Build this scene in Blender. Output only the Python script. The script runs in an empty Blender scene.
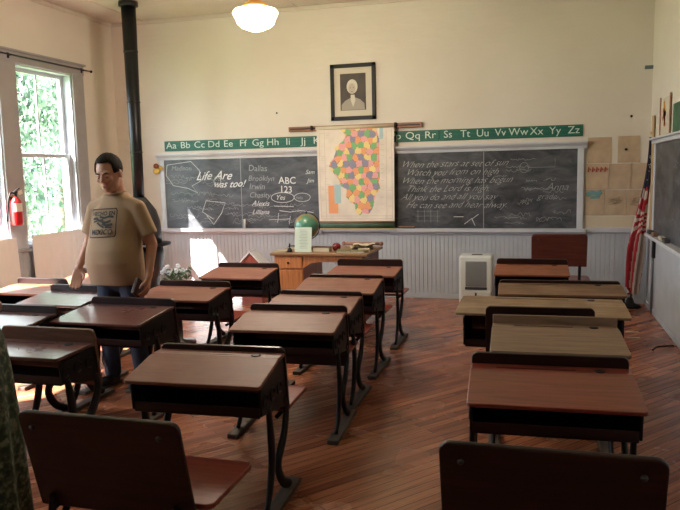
import bpy, bmesh, math, random
from mathutils import Vector, Matrix, Euler, noise
from mathutils.bvhtree import BVHTree
random.seed(7)
sc = bpy.context.scene
col = sc.collection
R = math.radians

# ------------------------------------------------------------------ camera
YAW, PITCH, ROLL, FPX = 0.27569, 0.11868, -0.02222, 699.04
F = Vector((-math.sin(YAW)*math.cos(PITCH), math.cos(YAW)*math.cos(PITCH), -math.sin(PITCH)))
R0 = Vector((math.cos(YAW), math.sin(YAW), 0)); U0 = R0.cross(F)
RX = math.cos(ROLL)*R0 + math.sin(ROLL)*U0
UX = -math.sin(ROLL)*R0 + math.cos(ROLL)*U0
cd = bpy.data.cameras.new('camera'); cam = bpy.data.objects.new('camera', cd); col.objects.link(cam)
cd.sensor_width = 36; cd.lens = 36*FPX/680; cd.clip_start = .05; cd.clip_end = 300
m = Matrix((RX, UX, -F)).transposed().to_4x4(); m.translation = Vector((0, 0, 1.6))
cam.matrix_world = m
sc.camera = cam

# ------------------------------------------------------------------ world, sun, exposure
w = bpy.data.worlds.new('world'); sc.world = w; w.use_nodes = True
bg = w.node_tree.nodes['Background']; bg.inputs[0].default_value = (.80, .90, 1.0, 1); bg.inputs[1].default_value = 10.5
sd = bpy.data.lights.new('sun', 'SUN'); sd.energy = 45; sd.angle = R(.6); sd.color = (1, .95, .88)
so = bpy.data.objects.new('sun', sd); col.objects.link(so)
so.rotation_euler = Vector((1, .9, -1.37)).to_track_quat('-Z', 'Y').to_euler(); so.location = (-12, -4, 14)
vs = sc.view_settings
vs.view_transform = 'Standard'; vs.look = 'None'; vs.gamma = 1; vs.use_curve_mapping = False
vs.exposure = 0.45
LAMP_W = 90

# room measures
XL, XR, YF, YB, ZC = -5.62, 1.23, 8.64, -2.6, 3.67
# window openings on the left wall: (y0, y1)
WINS = [(2.05, 3.03), (3.30, 4.28), (5.45, 6.43), (6.70, 7.70)]
WZ0, WZ1 = 0.82, 2.88
WTOP = {WINS[0]: 3.25, WINS[1]: 3.25, WINS[2]: WZ1, WINS[3]: WZ1}
for y0, y1 in WINS:
    a = bpy.data.lights.new('window_portal', 'AREA'); a.shape = 'RECTANGLE'; wt_ = WTOP[(y0, y1)]; a.size = wt_-WZ0; a.size_y = y1-y0
    a.cycles.is_portal = True
    o = bpy.data.objects.new('window_portal', a); col.objects.link(o)
    o.location = (XL-.16, (y0+y1)/2, (WZ0+wt_)/2); o.rotation_euler = (0, R(-90), 0)

# ------------------------------------------------------------------ materials
MATS = {}
def mat(name, color, rough=.5, spec=.5, metal=0, noise_amt=0, noise_scale=6, bump=0, bump_scale=40, coat=0, sub=0, emit=None, emit_s=0, stretch=None):
    if name in MATS: return MATS[name]
    m = bpy.data.materials.new(name); m.use_nodes = True; nt = m.node_tree; N = nt.nodes; L = nt.links
    b = N['Principled BSDF']
    b.inputs['Base Color'].default_value = (*color, 1); b.inputs['Roughness'].default_value = rough
    b.inputs['Specular IOR Level'].default_value = spec; b.inputs['Metallic'].default_value = metal
    b.inputs['Coat Weight'].default_value = coat
    if sub: b.inputs['Subsurface Weight'].default_value = sub; b.inputs['Subsurface Scale'].default_value = .02
    if emit: b.inputs['Emission Color'].default_value = (*emit, 1); b.inputs['Emission Strength'].default_value = emit_s
    tc = N.new('ShaderNodeTexCoord')
    mp = N.new('ShaderNodeMapping'); L.new(tc.outputs['Object'], mp.inputs[0])
    if stretch: mp.inputs['Scale'].default_value = stretch
    if noise_amt:
        n = N.new('ShaderNodeTexNoise'); n.inputs['Scale'].default_value = noise_scale; n.inputs['Detail'].default_value = 5
        L.new(mp.outputs[0], n.inputs['Vector'])
        r = N.new('ShaderNodeValToRGB'); r.color_ramp.elements[0].position = .3; r.color_ramp.elements[1].position = .7
        lo = tuple(max(0, c*(1-noise_amt)) for c in color); hi = tuple(min(1, c*(1+noise_amt)) for c in color)
        r.color_ramp.elements[0].color = (*lo, 1); r.color_ramp.elements[1].color = (*hi, 1)
        L.new(n.outputs['Fac'], r.inputs[0]); L.new(r.outputs[0], b.inputs['Base Color'])
    if bump:
        n2 = N.new('ShaderNodeTexNoise'); n2.inputs['Scale'].default_value = bump_scale; n2.inputs['Detail'].default_value = 4
        L.new(mp.outputs[0], n2.inputs['Vector'])
        bp = N.new('ShaderNodeBump'); bp.inputs['Strength'].default_value = bump; bp.inputs['Distance'].default_value = .01
        L.new(n2.outputs['Fac'], bp.inputs['Height']); L.new(bp.outputs[0], b.inputs['Normal'])
    MATS[name] = m
    return m

def wood(name, dark, light, rough=.35, axis=0, scale=1.0, coat=.0, wear=None, wear_amt=.0):
    if name in MATS: return MATS[name]
    m = bpy.data.materials.new(name); m.use_nodes = True; nt = m.node_tree; N = nt.nodes; L = nt.links
    b = N['Principled BSDF']; b.inputs['Coat Weight'].default_value = coat; b.inputs['Coat Roughness'].default_value = .2; b.inputs['Specular IOR Level'].default_value = .38
    tc = N.new('ShaderNodeTexCoord'); mp = N.new('ShaderNodeMapping')
    oi = N.new('ShaderNodeObjectInfo')
    ad = N.new('ShaderNodeVectorMath'); ad.operation = 'ADD'
    sc_ = N.new('ShaderNodeVectorMath'); sc_.operation = 'SCALE'; sc_.inputs[0].default_value = (7, 5, 3)
    L.new(oi.outputs['Random'], sc_.inputs['Scale'])
    L.new(tc.outputs['Object'], ad.inputs[0]); L.new(sc_.outputs[0], ad.inputs[1])
    s = [26*scale, 26*scale, 26*scale]; s[axis] = 2.0*scale
    mp.inputs['Scale'].default_value = s; L.new(ad.outputs[0], mp.inputs[0])
    n = N.new('ShaderNodeTexNoise'); n.inputs['Scale'].default_value = 1.6; n.inputs['Detail'].default_value = 7; n.inputs['Roughness'].default_value = .62
    n.inputs['Distortion'].default_value = .6
    L.new(mp.outputs[0], n.inputs['Vector'])
    r = N.new('ShaderNodeValToRGB'); r.color_ramp.elements[0].position = .32; r.color_ramp.elements[1].position = .68
    r.color_ramp.elements[0].color = (*dark, 1); r.color_ramp.elements[1].color = (*light, 1)
    L.new(n.outputs['Fac'], r.inputs[0])
    # broad blotchy wear
    n3 = N.new('ShaderNodeTexNoise'); n3.inputs['Scale'].default_value = 5; n3.inputs['Detail'].default_value = 4; L.new(ad.outputs[0], n3.inputs['Vector'])
    r3 = N.new('ShaderNodeValToRGB'); r3.color_ramp.elements[0].position = .40; r3.color_ramp.elements[1].position = .68
    L.new(n3.outputs['Fac'], r3.inputs[0])
    mx = N.new('ShaderNodeMix'); mx.data_type = 'RGBA'
    mm = N.new('ShaderNodeMath'); mm.operation = 'MULTIPLY'; mm.inputs[1].default_value = wear_amt if wear else .25
    L.new(r3.outputs[0], mm.inputs[0]); L.new(mm.outputs[0], mx.inputs[0])
    L.new(r.outputs[0], mx.inputs[6]); mx.inputs[7].default_value = (*(wear or dark), 1)
    L.new(mx.outputs[2], b.inputs['Base Color'])
    mr = N.new('ShaderNodeMapRange'); mr.inputs[3].default_value = rough-.07; mr.inputs[4].default_value = rough+.15
    L.new(n3.outputs['Fac'], mr.inputs[0]); L.new(mr.outputs[0], b.inputs['Roughness'])
    bp = N.new('ShaderNodeBump'); bp.inputs['Strength'].default_value = .18; bp.inputs['Distance'].default_value = .003
    L.new(n.outputs['Fac'], bp.inputs['Height']); L.new(bp.outputs[0], b.inputs['Normal'])
    MATS[name] = m
    return m

def wall_mat():
    m = bpy.data.materials.new('cream_plaster'); m.use_nodes = True; N = m.node_tree.nodes; L = m.node_tree.links
    b = N['Principled BSDF']; b.inputs['Roughness'].default_value = .7; b.inputs['Specular IOR Level'].default_value = .25
    tc = N.new('ShaderNodeTexCoord')
    n = N.new('ShaderNodeTexNoise'); n.inputs['Scale'].default_value = .9; n.inputs['Detail'].default_value = 5; L.new(tc.outputs['Object'], n.inputs['Vector'])
    r = N.new('ShaderNodeValToRGB'); r.color_ramp.elements[0].position = .35; r.color_ramp.elements[1].position = .7
    r.color_ramp.elements[0].color = (.66, .59, .50, 1); r.color_ramp.elements[1].color = (.72, .65, .56, 1)
    L.new(n.outputs['Fac'], r.inputs[0]); L.new(r.outputs[0], b.inputs['Base Color'])
    mp = N.new('ShaderNodeMapping'); mp.inputs['Scale'].default_value = (1, 1, 4); L.new(tc.outputs['Object'], mp.inputs[0])
    n2 = N.new('ShaderNodeTexNoise'); n2.inputs['Scale'].default_value = 4; n2.inputs['Detail'].default_value = 6; L.new(mp.outputs[0], n2.inputs['Vector'])
    bp = N.new('ShaderNodeBump'); bp.inputs['Strength'].default_value = .2; bp.inputs['Distance'].default_value = .02
    L.new(n2.outputs['Fac'], bp.inputs['Height']); L.new(bp.outputs[0], b.inputs['Normal'])
    return m

def floor_mat():
    m = bpy.data.materials.new('strip_floor'); m.use_nodes = True; N = m.node_tree.nodes; L = m.node_tree.links
    b = N['Principled BSDF']
    tc = N.new('ShaderNodeTexCoord'); mp = N.new('ShaderNodeMapping'); mp.inputs['Rotation'].default_value = (0, 0, R(-50))
    L.new(tc.outputs['Object'], mp.inputs[0])
    br = N.new('ShaderNodeTexBrick'); br.offset = .37; br.offset_frequency = 2
    br.inputs['Scale'].default_value = 1; br.inputs['Brick Width'].default_value = 1.7; br.inputs['Row Height'].default_value = .062
    br.inputs['Mortar Size'].default_value = .0022; br.inputs['Mortar Smooth'].default_value = .4; br.inputs['Bias'].default_value = 0
    br.inputs['Color1'].default_value = (0, 0, 0, 1); br.inputs['Color2'].default_value = (1, 1, 1, 1); br.inputs['Mortar'].default_value = (.5, .5, .5, 1)
    L.new(mp.outputs[0], br.inputs['Vector'])
    r = N.new('ShaderNodeValToRGB'); e = r.color_ramp.elements
    e[0].color = (.25, .078, .042, 1); e[1].color = (.52, .20, .105, 1); e.new(.5).color = (.37, .13, .068, 1)
    L.new(br.outputs['Color'], r.inputs[0])
    mp2 = N.new('ShaderNodeMapping'); mp2.inputs['Scale'].default_value = (1.6, 30, 1); L.new(mp.outputs[0], mp2.inputs[0])
    n = N.new('ShaderNodeTexNoise'); n.inputs['Scale'].default_value = 1.5; n.inputs['Detail'].default_value = 7; n.inputs['Roughness'].default_value = .6
    L.new(mp2.outputs[0], n.inputs['Vector'])
    rr = N.new('ShaderNodeValToRGB'); rr.color_ramp.elements[0].position = .3; rr.color_ramp.elements[1].position = .65
    rr.color_ramp.elements[0].color = (.55, .52, .50, 1); rr.color_ramp.elements[1].color = (1.1, 1.1, 1.1, 1)
    L.new(n.outputs['Fac'], rr.inputs[0])
    mx = N.new('ShaderNodeMix'); mx.data_type = 'RGBA'; mx.blend_type = 'MULTIPLY'; mx.inputs[0].default_value = 1
    L.new(r.outputs[0], mx.inputs[6]); L.new(rr.outputs[0], mx.inputs[7])
    mo = N.new('ShaderNodeMix'); mo.data_type = 'RGBA'; L.new(br.outputs['Fac'], mo.inputs[0])
    L.new(mx.outputs[2], mo.inputs[6]); mo.inputs[7].default_value = (.03, .014, .009, 1)
    L.new(mo.outputs[2], b.inputs['Base Color'])
    n4 = N.new('ShaderNodeTexNoise'); n4.inputs['Scale'].default_value = 2.2; n4.inputs['Detail'].default_value = 5; L.new(tc.outputs['Object'], n4.inputs['Vector'])
    mr = N.new('ShaderNodeMapRange'); mr.inputs[3].default_value = .15; mr.inputs[4].default_value = .36; L.new(n4.outputs['Fac'], mr.inputs[0]); L.new(mr.outputs[0], b.inputs['Roughness'])
    ml = N.new('ShaderNodeMath'); ml.operation = 'SUBTRACT'; ml.inputs[0].default_value = 1; L.new(br.outputs['Fac'], ml.inputs[1])
    bp = N.new('ShaderNodeBump'); bp.inputs['Strength'].default_value = .35; bp.inputs['Distance'].default_value = .003
    L.new(ml.outputs[0], bp.inputs['Height'])
    bp2 = N.new('ShaderNodeBump'); bp2.inputs['Strength'].default_value = .15; bp2.inputs['Distance'].default_value = .004
    L.new(n.outputs['Fac'], bp2.inputs['Height']); L.new(bp.outputs[0], bp2.inputs['Normal']); L.new(bp2.outputs[0], b.inputs['Normal'])
    return m

def slate_mat():
    m = bpy.data.materials.new('chalky_slate'); m.use_nodes = True; N = m.node_tree.nodes; L = m.node_tree.links
    b = N['Principled BSDF']; b.inputs['Roughness'].default_value = .4; b.inputs['Specular IOR Level'].default_value = .5
    tc = N.new('ShaderNodeTexCoord'); mp = N.new('ShaderNodeMapping'); mp.inputs['Rotation'].default_value = (0, .5, 0); mp.inputs['Scale'].default_value = (1, 1, 2.2)
    L.new(tc.outputs['Object'], mp.inputs[0])
    n = N.new('ShaderNodeTexNoise'); n.inputs['Scale'].default_value = 3.0; n.inputs['Detail'].default_value = 9; n.inputs['Roughness'].default_value = .68; n.inputs['Distortion'].default_value = .8
    L.new(mp.outputs[0], n.inputs['Vector'])
    r = N.new('ShaderNodeValToRGB'); r.color_ramp.elements[0].position = .38; r.color_ramp.elements[1].position = .8
    r.color_ramp.elements[0].color = (.030, .032, .038, 1); r.color_ramp.elements[1].color = (.15, .155, .17, 1)
    L.new(n.outputs['Fac'], r.inputs[0]); L.new(r.outputs[0], b.inputs['Base Color'])
    return m

def glass_mat():
    m = bpy.data.materials.new('window_glass'); m.use_nodes = True; nt = m.node_tree; N = nt.nodes; L = nt.links
    for x in list(N):
        if x.type != 'OUTPUT_MATERIAL': N.remove(x)
    t = N.new('ShaderNodeBsdfTransparent'); g = N.new('ShaderNodeBsdfGlossy'); g.inputs['Roughness'].default_value = .02
    fr = N.new('ShaderNodeLayerWeight'); fr.inputs[0].default_value = .12
    mx = N.new('ShaderNodeMixShader'); L.new(fr.outputs['Fresnel'], mx.inputs[0]); L.new(t.outputs[0], mx.inputs[1]); L.new(g.outputs[0], mx.inputs[2])
    L.new(mx.outputs[0], N['Material Output'].inputs[0])
    return m

def leaf_mat(name, c1, c2):
    m = bpy.data.materials.new(name); m.use_nodes = True; N = m.node_tree.nodes; L = m.node_tree.links
    b = N['Principled BSDF']; b.inputs['Roughness'].default_value = .5
    gi = N.new('ShaderNodeNewGeometry'); r = N.new('ShaderNodeValToRGB')
    r.color_ramp.elements[0].color = (*c1, 1); r.color_ramp.elements[1].color = (*c2, 1)
    L.new(gi.outputs['Random Per Island'], r.inputs[0]); L.new(r.outputs[0], b.inputs['Base Color'])
    tr = N.new('ShaderNodeBsdfTranslucent'); L.new(r.outputs[0], tr.inputs[0])
    mx = N.new('ShaderNodeMixShader'); mx.inputs[0].default_value = .45
    L.new(b.outputs[0], mx.inputs[1]); L.new(tr.outputs[0], mx.inputs[2]); L.new(mx.outputs[0], N['Material Output'].inputs[0])
    return m

M_wall = wall_mat(); M_floor = floor_mat(); M_slate = slate_mat(); M_glass = glass_mat()
M_ceil = mat('ceiling_paint', (.60, .53, .44), .75, noise_amt=.05, noise_scale=3)
M_wains = mat('grey_paint', (.44, .455, .485), .5, noise_amt=.06, noise_scale=5)
M_trim = mat('trim_paint', (.54, .55, .58), .45, noise_amt=.06)
M_casing = mat('casing_paint', (.33, .31, .31), .5, noise_amt=.06)
M_sash = mat('sash_paint', (.48, .50, .55), .45, noise_amt=.05)
M_iron = mat('black_iron', (.006, .006, .008), .5, metal=.0, spec=.3, bump=.15, bump_scale=60)
M_pipe = mat('stovepipe_black', (.010, .010, .012), .38, metal=.4)
M_white = mat('white_plastic', (.70, .72, .70), .4)
M_grille = mat('grey_grille', (.26, .27, .27), .6)
M_chalk = mat('chalk', (.72, .72, .70), .9)
M_chalk2 = mat('faint_chalk', (.33, .34, .34), .9)
M_green = mat('green_strip', (.006, .105, .070), .5, noise_amt=.1)
M_letter = mat('pale_letter', (.60, .70, .62), .6)
M_black = mat('black_paint', (.008, .007, .007), .5, spec=.3)
W_desk = wood('desk_top_walnut', (.155, .050, .034), (.27, .098, .064), .46, 0, coat=.0, wear=(.30, .15, .095), wear_amt=.5)
W_red = wood('desk_top_mahogany', (.13, .019, .012), (.26, .048, .032), .28, 0, coat=.5, wear=(.24, .07, .045), wear_amt=.2)
W_dark = wood('dark_stained_wood', (.010, .004, .004), (.030, .009, .008), .38, 0, coat=.2)
W_seat = wood('seat_mahogany', (.15, .022, .012), (.27, .05, .028), .35, 0, coat=.3)
W_oak = wood('oak_board', (.15, .088, .055), (.29, .19, .125), .5, 0, wear=(.20, .13, .085), wear_amt=.5)
W_light = wood('worn_oak', (.18, .11, .06), (.42, .28, .165), .45, 0, wear=(.14, .075, .045), wear_amt=.6)
W_brown = wood('brown_back', (.10, .045, .025), (.19, .09, .05), .4, 0)
W_runner = wood('grey_runner', (.055, .04, .032), (.12, .09, .072), .6, 1)
W_teach = wood('honey_oak', (.38, .125, .038), (.64, .25, .09), .4, 2)
W_teach_h = wood('honey_oak_top', (.20, .10, .045), (.34, .19, .10), .35, 0)
W_pole = wood('pole_wood', (.10, .04, .02), (.2, .09, .04), .4, 2)
W_case = wood('case_wood', (.22, .095, .05), (.38, .18, .10), .4, 0)
W_var = wood('dark_varnished_top', (.075, .026, .024), (.15, .058, .050), .26, 0, coat=.7, wear=(.15, .07, .06), wear_amt=.2)
W_tan = wood('tan_brown_top', (.13, .065, .035), (.28, .16, .09), .42, 0, wear=(.10, .045, .025), wear_amt=.5)
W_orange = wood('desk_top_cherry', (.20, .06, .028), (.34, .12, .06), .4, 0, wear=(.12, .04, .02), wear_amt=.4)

# ------------------------------------------------------------------ mesh helpers
def addmesh(bm, src):
    me = bpy.data.meshes.new('tmp'); src.to_mesh(me); bm.from_mesh(me); bpy.data.meshes.remove(me); src.free()
def box(bm, c, s, rot=None, bevel=0, seg=2, mi=0):
    b = bmesh.new(); bmesh.ops.create_cube(b, size=1)
    for v in b.verts: v.co = Vector((v.co.x*s[0], v.co.y*s[1], v.co.z*s[2]))
    if bevel: bmesh.ops.bevel(b, geom=b.edges[:], offset=bevel, segments=seg, affect='EDGES', profile=.5)
    M = Matrix.Translation(c) @ (Euler(rot).to_matrix().to_4x4() if rot else Matrix.Identity(4))
    b.transform(M)
    for f in b.faces: f.material_index = mi
    addmesh(bm, b)
def box2(bm, a, b_, bevel=0, mi=0):
    box(bm, [(a[i]+b_[i])/2 for i in range(3)], [abs(b_[i]-a[i]) for i in range(3)], bevel=bevel, mi=mi)
def prism(bm, pts, depth, M=None, bevel=0, mi=0, seg=2):
    """outline in local (x,z), extruded along +y from 0 to depth, then transformed"""
    b = bmesh.new(); vs_ = [b.verts.new((p[0], 0, p[1])) for p in pts]; f = b.faces.new(vs_)
    r = bmesh.ops.extrude_face_region(b, geom=[f])
    for v in r['geom']:
        if isinstance(v, bmesh.types.BMVert): v.co.y += depth
    bmesh.ops.recalc_face_normals(b, faces=b.faces[:])
    if bevel:
        ed = [e for e in b.edges if len(e.link_faces) == 2 and e.calc_face_angle(0) > .6]
        bmesh.ops.bevel(b, geom=ed, offset=bevel, segments=seg, affect='EDGES', profile=.5)
    if M: b.transform(M)
    for f in b.faces: f.material_index = mi
    addmesh(bm, b)
def rrect(x0, x1, z0, z1, r, corners='all', n=5):
    pts = []
    cs = [(x1-r, z1-r, 0), (x0+r, z1-r, 90), (x0+r, z0+r, 180), (x1-r, z0+r, 270)]
    for k, (cx, cz, a) in enumerate(cs):
        if corners == 'top' and k > 1:
            pts.append((x0 if k == 2 else x1, z0)); continue
        for i in range(n+1):
            t = R(a+90*i/n); pts.append((cx+r*math.cos(t), cz+r*math.sin(t)))
    return pts
def tube(bm, path, rad, n=8, flat=(1, 1), mi=0, cap=True):
    P = [Vector(p) for p in path]; k = len(P)
    rads = rad if isinstance(rad, (list, tuple)) else [rad]*k
    rings = []; ref = None
    for i in range(k):
        t = (P[min(i+1, k-1)]-P[max(i-1, 0)]).normalized()
        if ref is None: ref = Vector((1, 0, 0)) if abs(t.x) < .9 else Vector((0, 1, 0))
        s = (ref - t*ref.dot(t)).normalized(); ref = s; u = t.cross(s)
        rings.append([bm.verts.new(P[i]+(s*math.cos(2*math.pi*j/n)*flat[0]+u*math.sin(2*math.pi*j/n)*flat[1])*rads[i]) for j in range(n)])
    for i in range(k-1):
        for j in range(n):
            f = bm.faces.new((rings[i][j], rings[i][(j+1) % n], rings[i+1][(j+1) % n], rings[i+1][j])); f.smooth = True; f.material_index = mi
    if cap:
        for rg in (rings[0][::-1], rings[-1]):
            f = bm.faces.new(rg); f.material_index = mi
def smooth_path(pts, n=6):
    P = [Vector(p) for p in pts]; out = []
    for i in range(len(P)-1):
        p0 = P[max(i-1, 0)]; p1 = P[i]; p2 = P[i+1]; p3 = P[min(i+2, len(P)-1)]
        for j in range(n):
            t = j/n
            out.append(.5*((2*p1)+(-p0+p2)*t+(2*p0-5*p1+4*p2-p3)*t*t+(-p0+3*p1-3*p2+p3)*t**3))
    out.append(P[-1]); return out
def lathe(bm, prof, c=(0, 0, 0), n=32, mi=0, sc_=(1, 1)):
    rings = []
    for r, z in prof:
        rings.append([bm.verts.new((c[0]+sc_[0]*r*math.cos(2*math.pi*j/n), c[1]+sc_[1]*r*math.sin(2*math.pi*j/n), c[2]+z)) for j in range(n)])
    for i in range(len(prof)-1):
        for j in range(n):
            f = bm.faces.new((rings[i][j], rings[i][(j+1) % n], rings[i+1][(j+1) % n], rings[i+1][j])); f.smooth = True; f.material_index = mi
    for rg in (rings[0][::-1], rings[-1]):
        f = bm.faces.new(rg); f.material_index = mi
def ball(bm, c, r, s=(1, 1, 1), n=16, rot=None, mi=0):
    b = bmesh.new(); bmesh.ops.create_uvsphere(b, u_segments=n, v_segments=max(6, n//2+2), radius=r)
    M = Matrix.Translation(c) @ (Euler(rot).to_matrix().to_4x4() if rot else Matrix.Identity(4)) @ Matrix.Diagonal((*s, 1))
    b.transform(M)
    for f in b.faces: f.smooth = True; f.material_index = mi
    addmesh(bm, b)
def capsule(bm, a, b_, ra, rb, n=14):
    a = Vector(a); b_ = Vector(b_)
    ball(bm, a, ra, n=n); ball(bm, b_, rb, n=n)
    tube(bm, [a, b_], [ra, rb], n=n)
def quad(bm, pts, mi=0):
    f = bm.faces.new([bm.verts.new(p) for p in pts]); f.material_index = mi; return f
def obj(name, bm, mats, parent=None, loc=None, fix=True):
    me = bpy.data.meshes.new(name)
    if fix: bmesh.ops.recalc_face_normals(bm, faces=bm.faces[:])
    bm.to_mesh(me); bm.free()
    for m_ in (mats if isinstance(mats, (list, tuple)) else [mats]): me.materials.append(m_)
    o = bpy.data.objects.new(name, me); col.objects.link(o)
    if parent: o.parent = parent
    if loc: o.location = loc
    return o
def tag(o, label, cat, group=None):
    o['label'] = label; o['category'] = cat
    if group: o['group'] = group
    return o
def thing(name, label, cat, loc=(0, 0, 0), rz=0, group=None):
    o = bpy.data.objects.new(name, None); col.objects.link(o); o.empty_display_size = .1
    o.location = loc; o.rotation_euler = (0, 0, rz); return tag(o, label, cat, group)
def struct(name, bm, m_, parent=None):
    o = obj(name, bm, m_, parent)
    if not parent: o['kind'] = 'structure'
    return o
B = bmesh.new

def text_bm(bm, txt, size, M, shear=0, offset=0, wob=0, mi=0, align='LEFT', thick=.0):
    cu = bpy.data.curves.new('t', 'FONT'); cu.body = txt; cu.size = size; cu.shear = shear; cu.offset = offset
    cu.align_x = align; cu.resolution_u = 3; cu.extrude = thick
    ob = bpy.data.objects.new('t', cu); col.objects.link(ob)
    dg = bpy.context.evaluated_depsgraph_get(); me = bpy.data.meshes.new_from_object(ob.evaluated_get(dg))
    if wob:
        for v in me.vertices:
            v.co.y += wob*math.sin(v.co.x*9+size*70)+wob*.7*math.sin(v.co.x*37)
            v.co.x += wob*.5*math.sin(v.co.x*23)
    me.transform(M)
    b = bmesh.new(); b.from_mesh(me)
    for f in b.faces: f.material_index = mi
    bpy.data.objects.remove(ob); bpy.data.curves.remove(cu); bpy.data.meshes.remove(me)
    addmesh(bm, b)
def ontowall(x, z, y):   # text in xy plane -> facing -y at (x, z)
    return Matrix.Translation((x, y, z)) @ Matrix.Rotation(R(90), 4, 'X')
def ribbon(bm, pts, y, wd, mi=0):
    """flat stroke in the xz plane at y"""
    P = [Vector((p[0], 0, p[1])) for p in pts]; prev = None
    for i, p in enumerate(P):
        t = (P[min(i+1, len(P)-1)]-P[max(i-1, 0)]); t = t.normalized() if t.length > 0 else Vector((1, 0, 0))
        s = Vector((-t.z, 0, t.x))*wd/2
        a = bm.verts.new((p.x+s.x, y, p.z+s.z)); b_ = bm.verts.new((p.x-s.x, y, p.z-s.z))
        if prev:
            f = bm.faces.new((prev[0], prev[1], b_, a)); f.material_index = mi
        prev = (a, b_)
def ell(cx, cz, rx, rz, n=24, a0=0, a1=360):
    return [(cx+rx*math.cos(R(a0+(a1-a0)*i/n)), cz+rz*math.sin(R(a0+(a1-a0)*i/n))) for i in range(n+1)]

# ------------------------------------------------------------------ room shell
bm = B(); box2(bm, (XL-.2, YB-.2, -.12), (XR+.2, YF+.2, 0)); struct('floor', bm, M_floor)
bm = B(); box2(bm, (XL-.2, YB-.2, ZC), (XR+.2, YF+.2, ZC+.15)); struct('ceiling', bm, M_ceil)
bm = B(); box2(bm, (XL-.2, YF, 0), (XR+.2, YF+.2, ZC)); struct('wall_front', bm, M_wall)
bm = B(); box2(bm, (XL-.2, YB-.2, 0), (XR+.2, YB, ZC)); struct('wall_back', bm, M_wall)
bm = B(); box2(bm, (XR, YB, 0), (XR+.2, YF, ZC)); struct('wall_right', bm, M_wall)
bm = B()
box2(bm, (XL-.2, YB, 0), (XL, YF, WZ0)); box2(bm, (XL-.2, YB, 3.25), (XL, YF, ZC)); box2(bm, (XL-.2, 4.8, WZ1), (XL, YF, 3.25))
ys = [YB]+[v for w_ in WINS for v in w_]+[YF]
for i in range(0, len(ys), 2): box2(bm, (XL-.2, ys[i], WZ0), (XL, ys[i+1], WZ1))
for a_, c_ in ((YB, WINS[0][0]), (WINS[0][1], WINS[1][0]), (WINS[1][1], 4.8)): box2(bm, (XL-.2, a_, WZ1), (XL, c_, 3.25))
struct('wall_left', bm, M_wall)

def beadboard(bm, p0, p1, z0, z1, nrm, step=.052, t=.012):
    """grooved boards from p0 to p1 (2D), standing off the wall along nrm"""
    p0 = Vector(p0); p1 = Vector(p1); d = (p1-p0); L_ = d.length; d.normalize(); n = Vector(nrm)
    prof = [(0, t)]; x = step
    while x < L_-.01:
        prof += [(x-.006, t), (x-.003, t-.0035), (x, t-.001), (x+.003, t-.0035), (x+.006, t)]; x += step
    prof += [(L_, t)]
    prev = None
    for s, h in prof:
        q = p0+d*s+n*h
        a = bm.verts.new((q.x, q.y, z0)); b_ = bm.verts.new((q.x, q.y, z1))
        if prev: bm.faces.new((prev[0], a, b_, prev[1]))
        prev = (a, b_)
bm = B(); beadboard(bm, (XL, YF), (XR, YF), .0, .83, (0, -1)); struct('trim_1', bm, M_wains)
bm = B(); beadboard(bm, (XR, YF), (XR, YB), .0, .83, (-1, 0)); struct('trim_2', bm, M_wains)
bm = B(); beadboard(bm, (XL, YB), (XL, YF), .0, .82, (1, 0)); struct('trim_3', bm, M_wains)
# chair rail on the front wall between and beside the boards, and on the left and right walls
bm = B(); box2(bm, (XL, YF-.035, .83), (-5.03, YF, .885), .006); box2(bm, (.56, YF-.035, .83), (XR, YF, .885), .006); struct('trim_4', bm, M_trim)
bm = B(); box2(bm, (XL, YB, .80), (XL+.035, WINS[0][0]-.16, .86), .006)
box2(bm, (XL, WINS[1][1]+.16, .80), (XL+.035, WINS[2][0]-.16, .86), .006); box2(bm, (XL, WINS[3][1]+.24, .80), (XL+.035, YF, .86), .006)
struct('trim_5', bm, M_trim)
bm = B(); box2(bm, (XL, YF-.022, 0), (XR, YF-.012, .06), .003); struct('baseboard_front', bm, M_wains)
bm = B(); box2(bm, (XR-.022, YB, 0), (XR-.012, YF, .06), .003); struct('baseboard_right', bm, M_wains)
bm = B(); box2(bm, (XL+.012, YB, 0), (XL+.022, YF, .06), .003); struct('baseboard_left', bm, M_wains)
# shallow picture moulding where walls meet the ceiling
bm = B()
box2(bm, (XL, YF-.025, ZC-.05), (XR, YF, ZC), .006); box2(bm, (XL, YB, ZC-.05), (XL+.025, YF, ZC), .006); box2(bm, (XR-.025, YB, ZC-.05), (XR, YF, ZC), .006)
struct('trim_6', bm, M_ceil)
# seams of the ceiling boards
bm = B(); box2(bm, (-.75, YB, ZC-.008), (-.72, YF, ZC)); box2(bm, (-2.95, YB, ZC-.008), (-2.92, YF, ZC)); box2(bm, (-5.15, YB, ZC-.008), (-5.12, YF, ZC)); struct('trim_7', bm, M_ceil)

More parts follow.
